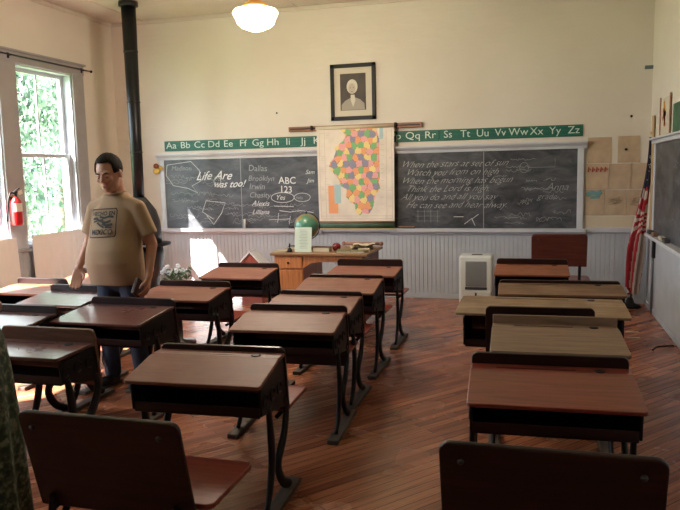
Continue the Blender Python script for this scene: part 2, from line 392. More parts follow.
# ------------------------------------------------------------------ windows
def window(k, y0, y1):
    root = bpy.data.objects.new('window_%d' % k, None); col.objects.link(root); root['kind'] = 'structure'
    root.location = (XL, (y0+y1)/2, WZ0); hw = (y1-y0)/2; H = WTOP[(y0, y1)]-WZ0
    def P(nm, b, m_, par=root): o = obj(nm, b, m_, par); return o
    # jamb liner
    b = B()
    box2(b, (-.2, -hw, 0), (0, -hw+.02, H)); box2(b, (-.2, hw-.02, 0), (0, hw, H)); box2(b, (-.2, -hw, H-.02), (0, hw, H)); box2(b, (-.2, -hw, 0), (.03, hw, .03))
    P('jamb', b, M_sash)
    mid = H*.51
    for nm, z0, z1, x in (('upper_sash', mid-.02, H-.02, -.13), ('lower_sash', .03, mid+.02, -.085)):
        b = B(); t = .02
        box2(b, (x-t, -hw+.02, z0), (x+t, -hw+.075, z1), .004); box2(b, (x-t, hw-.075, z0), (x+t, hw-.02, z1), .004)
        box2(b, (x-t, -hw+.07, z0), (x+t, hw-.07, z0+.045), .004); box2(b, (x-t, -hw+.07, z1-.045), (x+t, hw-.07, z1), .004)
        box2(b, (x-.012, -.012, z0+.04), (x+.012, .012, z1-.04), .003)
        s = P(nm, b, M_sash)
        b = B(); quad(b, [(x, -hw+.07, z0+.04), (x, hw-.07, z0+.04), (x, hw-.07, z1-.04), (x, -hw+.07, z1-.04)]); P('glass_pane', b, M_glass, s)
    return root
for i, (y0, y1) in enumerate(WINS): window(i+1, y0, y1)
def casing(k, wa, wb):
    b = B(); x0, x1 = XL-.002, XL+.025; WZ1 = WTOP[wa]
    box2(b, (x0, wa[0]-.14, WZ0-.02), (x1, wa[0], WZ1), .004); box2(b, (x0, wa[1], WZ0-.02), (x1, wb[0], WZ1), .004)
    box2(b, (x0, wb[1], WZ0-.02), (x1, wb[1]+.22, WZ1), .004)
    box2(b, (x0, wa[0]-.16, WZ1), (x1+.004, wb[1]+.23, WZ1+.12), .004); box2(b, (x0, wa[0]-.18, WZ1+.12), (x1+.03, wb[1]+.25, WZ1+.145), .006)
    box2(b, (x0, wa[0]-.17, WZ0-.05), (x1+.03, wb[1]+.24, WZ0-.015), .006)
    struct('trim_%d' % k, b, M_casing)
casing(8, WINS[0], WINS[1]); casing(9, WINS[2], WINS[3])
# curtain rods
for i, (ya, yb, lab) in enumerate(((1.8, 4.5, 'thin dark metal curtain rod over the window pair nearest the camera'), (5.2, 7.98, 'thin dark metal curtain rod over the window pair beside the black stovepipe'))):
    t = thing('curtain_rod', lab, 'curtain rod', (XL+.09, (ya+yb)/2, 2.945 if i else 3.315))
    b = B(); hl = (yb-ya)/2; tube(b, [(0, -hl, 0), (0, hl, 0)], .009); obj('rod', b, M_iron, t)
    for s in (-1, 0, 1):
        b = B(); y = s*(hl-.10)
        tube(b, [(-.10, y, .0), (0, y, 0)], .007); box(b, (-.06, y, 0), (.012, .03, .06), bevel=.003); obj('bracket', b, M_iron, t)
    for s in (-1, 1):
        b = B(); lathe(b, [(.006, 0), (.016, .01), (.018, .02), (.010, .035), (.002, .045)], n=12); b.transform(Matrix.Translation((0, s*hl, 0)) @ Matrix.Rotation(R(-90*s), 4, 'X')); obj('finial', b, M_iron, t)
# white cafe curtains over the lower part of each window
M_curt = mat('white_cotton', (.86, .86, .88), .85)
def curtain(y0, y1, lab, seed):
    b = B(); n = 70; m_ = 8; rnd = random.Random(seed); ph = [rnd.random()*6 for _ in range(4)]
    z1, z0 = .955, .16
    for side in (0, 1):
        g = []
        for i in range(n+1):
            u = i/n; row = []
            for j in range(m_+1):
                v = j/m_; a = .012*(.25+v)
                x = .085+a*(math.sin(u*19+ph[0])+.6*math.sin(u*43+ph[1])+.4*math.sin(u*71+ph[2]+v))+.03*v - side*.004
                row.append(b.verts.new((x, y0+(y1-y0)*u, z1-(z1-z0)*v)))
            g.append(row)
        for i in range(n):
            for j in range(m_):
                f = b.faces.new((g[i][j], g[i+1][j], g[i+1][j+1], g[i][j+1])); f.smooth = True
    o = obj('cafe_curtain', b, M_curt, loc=(XL, 0, 0)); tag(o, lab, 'curtain')
curtain(5.42, 6.44, 'white cloth half curtain under the window at the left edge of the photo', 3)
curtain(6.70, 7.84, 'white cloth half curtain below the tall window behind the person in the tan shirt', 5)
curtain(2.0, 3.05, 'white cloth half curtain under the window nearest the camera', 8)
curtain(3.28, 4.33, 'white cloth half curtain under the second window from the camera', 9)

# ------------------------------------------------------------------ outside
M_grass = mat('grass_ground', (.10, .20, .05), .9, noise_amt=.4, noise_scale=2)
bm = B(); box2(bm, (-60, -20, -.6), (XL-.25, 60, -.5)); o = obj('grass_lawn', bm, M_grass); o['kind'] = 'structure'
M_leafA = leaf_mat('leaf_mid', (.03, .07, .04), (.25, .33, .23)); M_leafB = leaf_mat('leaf_pale', (.08, .13, .10), (.40, .47, .41))
M_bark = mat('bark', (.10, .08, .06), .9, noise_amt=.3, noise_scale=12, bump=.6, bump_scale=20)
def tree(x, y, h, r, n, lm, lab, seed, low=.1):
    rnd = random.Random(seed)
    t = thing('leafy_tree', lab, 'tree', (x, y, -.5), 0, None)
    b = B(); tube(b, smooth_path([(0, 0, 0), (.1, .05, h*.3), (-.05, .1, h*.6), (.05, 0, h*.9)]), [.22-.18*i/18 for i in range(19)], n=10)
    for k in range(9):
        a = rnd.random()*6.28; z = h*(.2+.6*rnd.random()); l = r*(.5+.4*rnd.random())
        tube(b, smooth_path([(0, 0, z), (l*.5*math.cos(a), l*.5*math.sin(a), z+.3), (l*math.cos(a), l*math.sin(a), z+.9)], 4), [.07-.006*i for i in range(9)], n=6)
    obj('trunk', b, M_bark, t)
    verts = []; faces = []
    clumps = [(rnd.gauss(0, r*.5), rnd.gauss(0, r*.5), h*(low+(1-low)*rnd.random()), .35+.5*rnd.random()) for _ in range(60)]
    for i in range(n):
        cx, cy, cz, cr = rnd.choice(clumps)
        v = Vector((rnd.gauss(0, 1), rnd.gauss(0, 1), rnd.gauss(0, 1))).normalized()*cr*(rnd.random()**.4)
        c = Vector((cx, cy, cz))+v; s = .05+.05*rnd.random()
        q = Euler((rnd.random()*6, rnd.random()*6, rnd.random()*6)).to_matrix()
        k = len(verts)
        for p in ((-1, 0, 0), (0, -.5, .1), (1, 0, 0), (0, .5, .1)): verts.append(c+q @ Vector(p)*s)
        faces.append((k, k+1, k+2, k+3))
    me = bpy.data.meshes.new('foliage'); me.from_pydata(verts, [], faces); me.materials.append(lm)
    o = bpy.data.objects.new('foliage', me); col.objects.link(o); o.parent = t
tree(-9.4, 10.9, 6.2, 1.5, 9000, M_leafA, 'leafy green tree filling the right half of the tall window', 1)
tree(-13.6, 12.6, 7.5, 2.0, 9000, M_leafB, 'paler leafy tree seen through the left panes of the tall window', 2)
tree(-14.5, 19.0, 9.5, 2.4, 8000, M_leafA, 'taller leafy tree farthest outside behind the other trees', 3)
tree(-15.0, 7.6, 6.5, 1.6, 6000, M_leafB, 'pale leafy tree glimpsed through the window at the left edge', 4)
tree(-10.0, 16.4, 6.0, 1.6, 6000, M_leafB, 'low bushy tree close behind the right window panes', 6, low=.02)

# ------------------------------------------------------------------ blackboards
def board(name, x0, x1, lab, open_side, marks, seam=()):
    t = thing(name, lab, 'blackboard', ((x0+x1)/2, YF, .85)); cx = (x0+x1)/2; a, b1 = x0-cx, x1-cx
    b = B(); box2(b, (a, -.02, .03), (b1, 0, .96)); obj('slate', b, M_slate, t)
    b = B()
    if open_side != 'left': box2(b, (a-.07, -.035, .0), (a, 0, .97), .005)
    if open_side != 'right': box2(b, (b1, -.035, .0), (b1+.07, 0, .97), .005)
    obj('side_frame', b, M_trim, t)
    for s in seam: b = B(); box2(b, (s-cx-.004, -.0215, .03), (s-cx+.004, -.019, .96)); obj('slate_seam', b, M_chalk2, t)
    e0 = a-(.1 if open_side != 'left' else 0); e1 = b1+(.1 if open_side != 'right' else 0)
    b = B()
    prism(b, [(0, 0), (-.035, 0), (-.045, .03), (-.075, .055), (-.085, .07), (-.085, .085), (0, .085)], e1-e0,
          Matrix.Translation((e0, 0, .955)) @ Matrix(((0, 1, 0, 0), (1, 0, 0, 0), (0, 0, 1, 0), (0, 0, 0, 1))))
    obj('cornice', b, M_trim, t)
    b = B(); box2(b, (e0, -.085, -.015), (e1, 0, .02), .005); box2(b, (e0, -.09, .015), (e1, -.078, .03), .003); box2(b, (e0, -.03, -.05), (e1, 0, -.01), .005); obj('chalk_tray', b, M_trim, t)
    b = B(); marks(b, cx, t); o = obj('chalk_scribbles', b, [M_chalk, M_chalk2], t, fix=False)
    return t
YM = -.0225
def chalk_text(t, cx, s, x, z, sz, sh, mi, of, wob, sx=1.0):
    b = B(); text_bm(b, s, sz, ontowall(x-cx, z-.85, YM) @ Matrix.Diagonal((sx, 1, 1, 1)), sh, of, wob, mi); obj('chalk_text', b, [M_chalk, M_chalk2, mat('mid_chalk', (.42, .42, .40), .9)], t, fix=False)
def scribble(b, x, z, wd, hg, rnd, mi=1, wt=.005):
    pts = [(x+wd*i/14+rnd.uniform(-.01, .01), z+rnd.uniform(-hg, hg)/2) for i in range(15)]
    ribbon(b, [(p.x, p.z) for p in smooth_path([(a, 0, c) for a, c in pts], 3)], YM, wt, mi)
def marks_left(b, cx, t):
    rnd = random.Random(4)
    T = lambda s, x, z, sz, sh=.3, mi=0, of=0: chalk_text(t, cx, s, x, z, sz, sh, mi, of, .004)
    T('Life Are', -4.44, 1.53, .16, .5, 0, .001); T('was too!', -4.19, 1.43, .13, .5, 0, .001)
    T('ABC', -3.25, 1.46, .125, 0, 0, .001); T('123', -3.24, 1.345, .12, 0, 0, .001)
    T('Dallas', -3.67, 1.63, .11, .1, 1); T('Brooklyn', -3.68, 1.50, .10, .2, 1); T('Irwin', -3.67, 1.39, .11, .2, 1); T('Chasity', -3.67, 1.28, .10, .2, 1)
    T('Yes', -3.30, 1.25, .09, .3); T('Lilliana', -3.64, 1.06, .09, .4, 0); T('Alexis', -3.64, 1.17, .10, .4)
    T('Sam', -2.88, 1.58, .075, .3); T('Jim', -2.86, 1.47, .075, .3)
    T('hello', -3.02, 1.26, .05, .3, 1)
    ribbon(b, ell(-3.20-cx, 1.28-.85, .16, .065), YM, .007); ribbon(b, ell(-2.93-cx, 1.28-.85, .11, .055), YM, .006)
    ribbon(b, [(-3.32-cx, 1.17-.85), (-3.05-cx, 1.16-.85)], YM, .008)
    ribbon(b, [(-3.25-cx, 1.11-.85), (-3.1-cx, 1.09-.85), (-2.95-cx, 1.11-.85), (-2.78-cx, 1.08-.85)], YM, .008)
    ribbon(b, [(-3.28-cx, .95-.85), (-3.26-cx, 1.08-.85)], YM, .006); ribbon(b, [(-3.4-cx, .99-.85), (-3.1-cx, 1.0-.85)], YM, .006); ribbon(b, [(-3.12-cx, .93-.85), (-3.1-cx, 1.04-.85)], YM, .006)
    # balloon with lines, ice cream shape, faint rows
    ribbon(b, [(p[0]-cx, p[1]-.85) for p in [(-4.86, 1.74), (-4.5, 1.78), (-4.38, 1.66), (-4.36, 1.52), (-4.5, 1.45), (-4.42, 1.36), (-4.56, 1.42), (-4.78, 1.46), (-4.88, 1.6), (-4.86, 1.74)]], YM, .007, 0)
    T('Madison', -4.8, 1.66, .09, .2, 1)
    ribbon(b, ell(-4.12-cx, 1.5-.85, .05, .07), YM, .006, 0)
    ribbon(b, [(p[0]-cx, p[1]-.85) for p in [(-4.3, 1.05), (-4.2, .93), (-4.08, 1.08), (-4.02, 1.22), (-4.3, 1.25), (-4.36, 1.10), (-4.2, 1.0)]], YM, .008, 0)
    for k in range(26):
        scribble(b, rnd.uniform(-4.9, -4.2)-cx, rnd.uniform(.1, .75), rnd.uniform(.15, .35), rnd.uniform(.02, .07), rnd, 1, .004)
    for k in range(22):
        scribble(b, rnd.uniform(-4.1, -3.0)-cx, rnd.uniform(.08, .38), rnd.uniform(.15, .35), rnd.uniform(.02, .06), rnd, 1, .004)
def marks_right(b, cx, t):
    M_mid = mat('mid_chalk', (.42, .42, .40), .9)
    rnd = random.Random(9)
    T = lambda s, x, z, sz, sh=.5, mi=0, of=-.0012: chalk_text(t, cx, s, x, z, sz, sh, mi, of, .004)
    L_ = ['When the stars at set of sun', 'Watch you from on high', 'When the morning has begun', 'Think the Lord is nigh.', 'All you do and all you say', 'He can see and hear alway.']
    for i, s in enumerate(L_):
        T(s, -1.64+(.06 if i % 2 else 0), 1.63-.10*i, .112, .7, 2, -.0015)
    T('Anna', .1, 1.33, .12, .4, 1); T('grade', .0, 1.22, .10, .4, 1)
    for gx in (-1.42, -1.34, -1.26, -1.18): ribbon(b, [(gx-cx, .10), (gx-cx, .26)], YM, .004, 1)
    for gz in (.12, .18, .24): ribbon(b, [(-1.45-cx, gz), (-1.15-cx, gz)], YM, .003, 1)
    ribbon(b, [(-.98-cx, .17), (-.86-cx, .17)], YM, .007, 0)
    ribbon(b, [(-.85-cx, .08), (-.76-cx, .15), (-.72-cx, .06), (-.76-cx, .14), (-.68-cx, .20)], YM, .007, 0)
    for k in range(20): scribble(b, rnd.uniform(-.5, .2)-cx, rnd.uniform(.08, .85), rnd.uniform(.1, .3), rnd.uniform(.02, .06), rnd, 1, .004)
    ribbon(b, [(-.1-cx, .75), (.2-cx, .75), (.2-cx, .85)], YM, .004, 1); ribbon(b, ell(-.15-cx, .75, .05, .06), YM, .004, 1)
board('blackboard', -4.90, -2.66, 'long chalk-covered blackboard left of the coloured map, with ABC 123 written on it', 'right', marks_left, (-3.78,))
board('blackboard', -1.78, .45, 'long blackboard right of the coloured map with handwritten verse', 'left', marks_right, (-.62,))
bm = B(); box2(bm, (-2.66, YF-.07, .835), (-1.76, YF, .87), .005); struct('trim_10', bm, M_trim)

# alphabet strips
def strip(x0, x1, z0, letters, lab):
    t = thing('alphabet_strip', lab, 'alphabet strip', ((x0+x1)/2, YF, z0)); cx = (x0+x1)/2; h = .135
    b = B(); box2(b, (x0-cx, -.012, 0), (x1-cx, 0, h), .002); obj('panel', b, M_green, t)
    n = len(letters)
    for i, L_ in enumerate(letters):
        x = x0+(x1-x0)*(i+.5)/n-cx; b = B()
        text_bm(b, L_, .122, ontowall(x, .036, -.0135) @ Matrix.Diagonal((1.18 if n != 8 else 1.04, 1, 1, 1)), 0, .0, 0, 0, 'CENTER')
        obj('letter_pair', b, M_letter, t, fix=False)
    for z in (.022, .075, .118):
        b = B(); box2(b, (x0-cx, -.0128, z-.0006), (x1-cx, -.0118, z+.0006)); obj('guide_line', b, MATS.get('guide') or mat('guide', (.10, .30, .2), .6), t)
AL = [c+c.lower() for c in 'ABCDEFGHIJKLMNOPQRSTUVWXYZ']
strip(-4.89, -2.58, 1.955-.03, AL[:11], 'green alphabet strip Aa to Kk above the left blackboard')
strip(-1.80, -1.155, 1.945, AL[15:18], 'short green alphabet strip Pp to Rr beside the map')
strip(-1.15, .505, 1.945, AL[18:26], 'green alphabet strip Ss to Zz above the right blackboard')

# ------------------------------------------------------------------ rolled map with case
ILL = [(-90.64,42.51),(-87.80,42.49),(-87.53,41.71),(-87.53,39.35),(-87.64,39.1),(-87.5,38.75),(-87.9,38.27),(-88.0,37.9),(-88.1,37.5),(-88.45,37.1),(-88.9,37.2),(-89.15,37.0),(-89.5,37.3),(-89.5,37.7),(-89.9,37.9),(-90.2,38.2),(-90.15,38.7),(-90.6,38.9),(-90.75,39.3),(-91.4,39.9),(-91.5,40.2),(-91.4,40.4),(-91.1,40.7),(-90.95,41.1),(-91.05,41.3),(-90.3,41.75),(-90.15,42.1)]
def inside(x, y, P):
    c = False
    for i in range(len(P)):
        x1, y1 = P[i]; x2, y2 = P[i-1]
        if (y1 > y) != (y2 > y) and x < (x2-x1)*(y-y1)/(y2-y1)+x1: c = not c
    return c
mcx = -2.185
t = thing('wall_map', 'cream wall map with a state divided into coloured counties, hung between the two blackboards', 'map', (mcx, YF-.115, .97))
b = B()
n = 24
def sag(u, v): return -.012*math.sin(v*3.1)*(.4+.6*math.cos(u*5))
W2, H2 = .495, 1.17
def mappt(u, v, off): return ((u-.5)*2*W2*(1-.015*(1-v)), sag(u, v)-off, v*H2)
for s_ in (0, 1):
    g = [[b.verts.new(mappt(i/n, j/n, .002*s_)) for j in range(n+1)] for i in range(n+1)]
    for i in range(n):
        for j in range(n):
            f = b.faces.new((g[i][j], g[i+1][j], g[i+1][j+1], g[i][j+1])); f.smooth = True
obj('sheet', b, mat('map_paper', (.74, .64, .53), .7, noise_amt=.12, noise_scale=5), t, fix=False)
cm = [mat('county_orange', (.80, .34, .15), .7), mat('county_pink', (.78, .36, .34), .7), mat('county_green', (.20, .42, .17), .7), mat('county_yellow', (.82, .62, .24), .7), mat('county_grey', (.26, .25, .33), .7), mat('map_ink', (.30, .15, .10), .7), mat('map_blue', (.38, .55, .55), .7), mat('map_lines', (.50, .42, .33), .7)]
b = B(); rnd = random.Random(12)
cells = []
for j in range(16):
    for i in range(11):
        cells.append((-91.8+.47*(i+rnd.uniform(-.33, .33)+(.5 if j % 2 else 0)), 36.9+.375*(j+rnd.uniform(-.30, .30))))
colr = []
for k, c in enumerate(cells):
    used_ = {colr[q] for q in range(k) if (cells[q][0]-c[0])**2+(cells[q][1]-c[1])**2 < .36}
    ch = [x for x in (0, 0, 0, 1, 2, 3, 3, 0, 1, 1, 2, 4) if x not in used_] or [0, 1, 2, 3]
    colr.append(rnd.choice(ch))
def ll(lo, la): return ((lo+91.5)/4.0*.665+.155, (la-37)/5.5*.93+.064)   # to u,v
nx, ny = 84, 124
for i in range(nx):
    for j in range(ny):
        lo = -91.6+4.2*(i+.5)/nx; la = 36.95+5.6*(j+.5)/ny
        if not inside(lo, la, ILL): continue
        ds = sorted((max(abs(c[0]-lo), abs(c[1]-la)*1.1)+.25*(abs(c[0]-lo)+abs(c[1]-la)), k) for k, c in enumerate(cells) if abs(c[0]-lo) < .9 and abs(c[1]-la) < .9)
        mi = 5 if (ds[1][0]-ds[0][0] < .012) else colr[ds[0][1]]
        q = []
        for di, dj in ((0, 0), (1, 0), (1, 1), (0, 1)):
            u, v = ll(-91.6+4.2*(i+di)/nx, 36.95+5.6*(j+dj)/ny); q.append(mappt(u, min(v, .995), .005))
        quad(b, q, mi)
def patch(u0, u1, v0, v1, mi, off=.005, n_=6):
    for i in range(n_):
        for j in range(n_):
            q = [mappt(u0+(u1-u0)*(i+a)/n_, v0+(v1-v0)*(j+c)/n_, off) for a, c in ((0, 0), (1, 0), (1, 1), (0, 1))]; quad(b, q, mi)
patch(.135, .26, .09, .39, 0); patch(.215, .30, .20, .40, 6, .006); patch(.815, .86, .87, .995, 6, .0035)
for u in (.03, .10, .90, .97): patch(u, u+.004, .03, .97, 7, .0045, 10)
for v in (.03, .06): patch(.03, .97, v, v+.003, 7, .0045, 14)
for k in range(44):
    v = .08+.88*rnd.random(); u = rnd.choice([.045, .82+.0*k, .11, .91]); patch(u+.01*rnd.random(), u+.03+.03*rnd.random(), v, v+.003, 7, .0046, 2)
obj('county_print', b, cm, t, fix=False)
b = B(); tube(b, [(-W2-.01, .0, H2+.005), (W2+.0, .0, H2+.005)], .022, n=14); obj('top_roller', b, mat('map_roll', (.55, .45, .32), .7), t)
b = B(); tube(b, [(-W2+.01, -.003, -.002), (W2-.01, -.003, -.002)], .010, n=10); obj('bottom_rod', b, W_case, t)
t = thing('map_case', 'wooden map case board behind the top roller of the coloured map', 'map case', (-2.22, YF, 2.13))
b = B(); box2(b, (-.86, -.05, -.01), (.86, 0, .05), .004); obj('board', b, W_case, t)
b = B(); box2(b, (-.84, -.058, .012), (.84, -.048, .028), .003); obj('rail', b, W_dark, t)
for s in (-1, 1):
    b = B(); box2(b, (s*.54-.012, -.10, .0), (s*.54+.012, -.04, .055), .004); obj('bracket', b, M_iron, t)
t = thing('rolled_chart', 'dark green rolled chart with cream edge lying below the coloured map', 'rolled chart', (-2.2, YF-.09, .90))
b = B(); tube(b, [(-.50, 0, .028), (.50, 0, .028)], .042, n=16); obj('roll', b, mat('green_cloth', (.06, .11, .07), .7, noise_amt=.3), t)
b = B(); box(b, (0, -.035, -.022), (1.0, .02, .012), bevel=.003); obj('edge_strip', b, mat('cream_edge', (.6, .45, .2), .6), t)

# portrait
t = thing('framed_portrait', 'black framed sepia portrait of a white-haired sitter above the map', 'picture', (-2.225, YF, 2.24))
b = B()
for a, c in (((-.29, -.03, 0), (-.243, 0, .69)), ((.243, -.03, 0), (.29, 0, .69)), ((-.29, -.03, 0), (.29, 0, .047)), ((-.29, -.03, .643), (.29, 0, .69))): box2(b, a, c, .005)
obj('frame', b, M_black, t)
b = B(); box2(b, (-.26, -.012, .03), (.26, -.002, .66)); obj('mat_board', b, mat('cream_mat', (.60, .53, .42), .8), t)
b = B(); box2(b, (-.165, -.014, .12), (.165, -.0125, .57)); obj('print_ground', b, mat('sepia_dark', (.07, .055, .045), .7, noise_amt=.3), t)
b = B(); y = -.016
prism(b, [(-.15, .125), (.15, .125), (.145, .20), (.09, .25), (.03, .275), (-.03, .275), (-.10, .24), (-.15, .19)], .001, Matrix.Translation((0, y, 0)), mi=0)
prism(b, ell(-.01, .41, .07, .088)[:-1], .001, Matrix.Translation((0, y-.001, 0)), mi=1)
prism(b, ell(-.012, .385, .045, .066)[:-1], .001, Matrix.Translation((0, y-.002, 0)), mi=2)
prism(b, [(-.03, .31), (.02, .31), (.03, .24), (.0, .16), (-.03, .24)], .001, Matrix.Translation((0, y-.0015, 0)), mi=1)
for dx in (-.032, .006): prism(b, ell(dx, .395, .008, .004, 10)[:-1], .0006, Matrix.Translation((0, y-.003, 0)), mi=3)
prism(b, ell(-.014, .35, .014, .003, 10)[:-1], .0006, Matrix.Translation((0, y-.003, 0)), mi=3)
obj('printed_figure', b, [mat('sepia_mid', (.36, .31, .25), .8), mat('sepia_light', (.62, .57, .48), .8), mat('sepia_face', (.48, .42, .34), .8), mat('sepia_line', (.12, .09, .07), .8)], t)

# ------------------------------------------------------------------ papers on the front wall, right of the boards
papers = [
 (.56, .82, 1.63, 1.925, 'tan paper sheet, upper left of the two hung over the patchwork', 0), (.885, 1.12, 1.63, 1.93, 'tan paper sheet with a dark spot, upper right of the two over the patchwork', 1),
 (.545, .79, 1.33, 1.625, 'tan paper sheet with red figures at the top left of the patchwork', 2), (.795, 1.03, 1.33, 1.62, 'plain tan paper sheet in the top middle of the patchwork', 0), (1.035, 1.21, 1.33, 1.62, 'tan paper sheet at top right of the patchwork behind the flag', 0),
 (.545, .75, 1.03, 1.325, 'tan paper sheet with a blue-green drawing, lower left of the patchwork', 3), (.755, .985, 1.03, 1.32, 'tan paper sheet with faint pencil marks, bottom middle of the patchwork', 4), (.99, 1.21, 1.03, 1.32, 'tan paper sheet with faint marks, bottom right behind the flag', 4)]
M_pap = mat('tan_paper', (.48, .35, .23), .85, noise_amt=.12, noise_scale=8); M_pink = mat('red_crayon', (.35, .06, .04), .8); M_teal = mat('teal_crayon', (.14, .28, .27), .8); M_pencil = mat('pencil', (.26, .17, .10), .9)
for k, (x0, x1, z0, z1, lab, kind) in enumerate(papers):
    b = B(); cx, cz = (x0+x1)/2, (z0+z1)/2; y = -.004-.0015*(k % 3); rr_ = random.Random(k)
    n = 8; g = {}
    for s_ in (0, 1):
        for i in range(n+1):
            for j in range(n+1):
                u, v = i/n, j/n
                g[s_, i, j] = b.verts.new((x0-cx+(x1-x0)*u, y-.004*math.sin(u*5+k)*v-.001*s_, z0-cz+(z1-z0)*v))
        for i in range(n):
            for j in range(n): b.faces.new((g[s_, i, j], g[s_, i+1, j], g[s_, i+1, j+1], g[s_, i, j+1]))
    o = obj('paper_sheet', b, M_pap, loc=(cx, YF, cz)); tag(o, lab, 'paper', 'tan paper sheets on the wall')
    hw, hh = (x1-x0)/2, (z1-z0)/2
    b = B()
    if kind == 2:
        for q in range(5): ribbon(b, [(-hw*.8+q*.045, hh*.35), (-hw*.75+q*.045, hh*.75), (-hw*.6+q*.045, hh*.5)], y-.007, .016)
        obj('drawing', b, M_pink, o)
    elif kind == 3:
        ribbon(b, [(-hw*.9, hh*.6), (-hw*.3, hh*.8), (hw*.2, hh*.7), (hw*.7, hh*.85)], y-.007, .05); ribbon(b, [(-hw*.5, hh*.4), (hw*.5, hh*.45)], y-.007, .035); obj('drawing', b, M_teal, o)
    elif kind == 4:
        for q in range(6): scr = [(rr_.uniform(-hw*.7, hw*.7), rr_.uniform(-hh*.3, hh*.5)) for _ in range(4)]; ribbon(b, scr, y-.007, .003)
        obj('drawing', b, M_pencil, o)
    elif kind == 1:
        prism(b, ell(-.03, .0, .018, .014, 10)[:-1], .003, Matrix.Translation((0, y-.009, 0))); obj('spot', b, M_black, o)
    else: b.free()
bm = B(); box2(bm, (.55, -.004, -.06), (1.2, 0, .06)); tag(obj('border_paper', bm, mat('cream_paper', (.60, .50, .36), .8), loc=(0, YF, .955)), 'pale blank paper band just above the chair rail right of the blackboard', 'paper')
bm = B(); ball(bm, (0, 0, 0), .014, (1, .5, 1)); tag(obj('wall_hook', bm, M_black, loc=(1.02, YF-.006, 2.15)), 'tiny dark hook on bare wall above the tan papers', 'hook')
bm = B(); ball(bm, (0, 0, 0), .012, (1, .5, 1)); tag(obj('wall_nail', bm, M_pipe, loc=(-3.30+.05, YF-.006, 2.37)), 'tiny dark nail in the wall left of the framed portrait', 'nail')
bm = B(); box2(bm, (-.055, -.04, -.018), (.03, 0, .018), .004); tag(obj('corner_sensor', bm, mat('blue_grey', (.10, .13, .15), .5), loc=(XR-.03, YF, 2.68)), 'small blue-grey device high on the wall by the right corner', 'sensor')

# yellow and red ornament hanging on left corner of board
t = thing('hanging_ornament', 'small yellow and red ornament hanging on the left corner of the blackboard', 'ornament', (-5.01, YF-.055, 1.66))
b = B(); ball(b, (0, 0, .07), .04, (1, .5, .9)); obj('red_head', b, mat('orn_red', (.25, .05, .02), .6), t)
b = B(); ball(b, (0.0, 0, .0), .04, (1.2, .5, 1)); ball(b, (.07, 0, .04), .03, (1, .5, 1)); obj('yellow_body', b, mat('orn_yellow', (.65, .42, .08), .6), t)
# ledge things
t = thing('chalk_eraser', 'dark felt eraser on the tray under the left blackboard', 'eraser', (-3.03, YF-.05, .87)); b = B(); box(b, (0, 0, .014), (.16, .05, .028), bevel=.005); obj('felt', b, mat('felt', (.05, .045, .05), .9), t); b = B(); box(b, (0, 0, .034), (.16, .045, .012), bevel=.004); obj('handle', b, W_dark, t)
t = thing('chalk_eraser', 'brown felt eraser on the tray just right of the coloured map', 'eraser', (-1.56, YF-.05, .87)); b = B(); box(b, (0, 0, .012), (.20, .05, .024), bevel=.005); obj('felt', b, mat('felt', (.05, .045, .05), .9), t); b = B(); box(b, (0, 0, .03), (.20, .045, .012), bevel=.004); obj('handle', b, W_case, t)
t = thing('chalk_bundle', 'white upright chalk piece standing on the tray at the seam of the left blackboard', 'chalk', (-3.74, YF-.05, .87)); b = B(); tube(b, [(0, 0, 0), (0, .01, .13)], .014, n=10); obj('stick', b, M_chalk, t)

# ------------------------------------------------------------------ right wall: board with tray, drawings
t = thing('side_blackboard', 'blackboard on the right hand wall with grey frame and tray', 'blackboard', (XR, 6.4, .84))
b = B(); box2(b, (-.02, -1.7, .03), (0, 1.72, .98)); obj('slate', b, M_slate, t)
b = B(); box2(b, (-.03, 1.72, 0), (0, 1.80, .98), .005); obj('side_frame', b, M_trim, t)
b = B(); box2(b, (-.03, -1.78, 0), (0, -1.7, .98), .005); obj('side_frame', b, M_trim, t)
b = B(); box2(b, (-.05, -1.8, .98), (0, 1.84, 1.02), .008); box2(b, (-.08, -1.8, 1.02), (0, 1.86, 1.04), .008); obj('cornice', b, M_trim, t)
b = B(); box2(b, (-.085, -1.82, -.015), (0, 1.90, .02), .005); obj('chalk_tray', b, M_trim, t)
b = B(); rnd = random.Random(3)
for k in range(30):
    y = rnd.uniform(-1.5, 1.6); z = rnd.uniform(.1, .9); pts = [(y+.03*i, z+rnd.uniform(-.03, .03)) for i in range(7)]
    ribbon(b, pts, 0, .006, 1)
b.transform(Matrix.Translation((-.0225, 0, 0)) @ Matrix.Rotation(R(90), 4, 'Z')); obj('chalk_scribbles', b, [M_chalk, M_chalk2], t, fix=False)
for y, lab, c in ((8.14, 'dark felt eraser at the far end of the right wall tray', 'felt'), (7.86, 'tan wooden block on the right wall tray', 'tan'), (7.2, 'black felt eraser on the right wall tray nearer the camera', 'felt'), (7.42, 'pale chalk box on the right wall tray', 'pale')):
    b = B(); box(b, (0, 0, .02), (.05, .15, .04), bevel=.006)
    tag(obj('tray_block', b, {'felt': mat('felt', (.05, .045, .05), .9), 'tan': W_oak, 'pale': mat('pale_box', (.5, .45, .35), .8)}[c], loc=(XR-.045, y, .86)), lab, 'eraser' if c == 'felt' else 'box')
t = thing('bird_drawing', 'orange and red crayon drawing of a leafy bird shape above the right blackboard', 'drawing', (XR-.002, 7.72, 1.90))
b = B(); box2(b, (-.008, -.32, 0), (-.002, .28, .36)); obj('sheet', b, mat('drawing_paper', (.62, .53, .42), .8), t)
b = B()
for k in range(9):
    a = rnd.uniform(0, 6.28); ribbon(b, [(.0+.1*math.cos(a)*q+rnd.uniform(-.02, .02), .2+.12*math.sin(a)*q) for q in (0, .5, 1)], 0, .045, k % 3)
ribbon(b, [(-.05, .08), (.0, .2), (.05, .33)], 0, .05, 0)
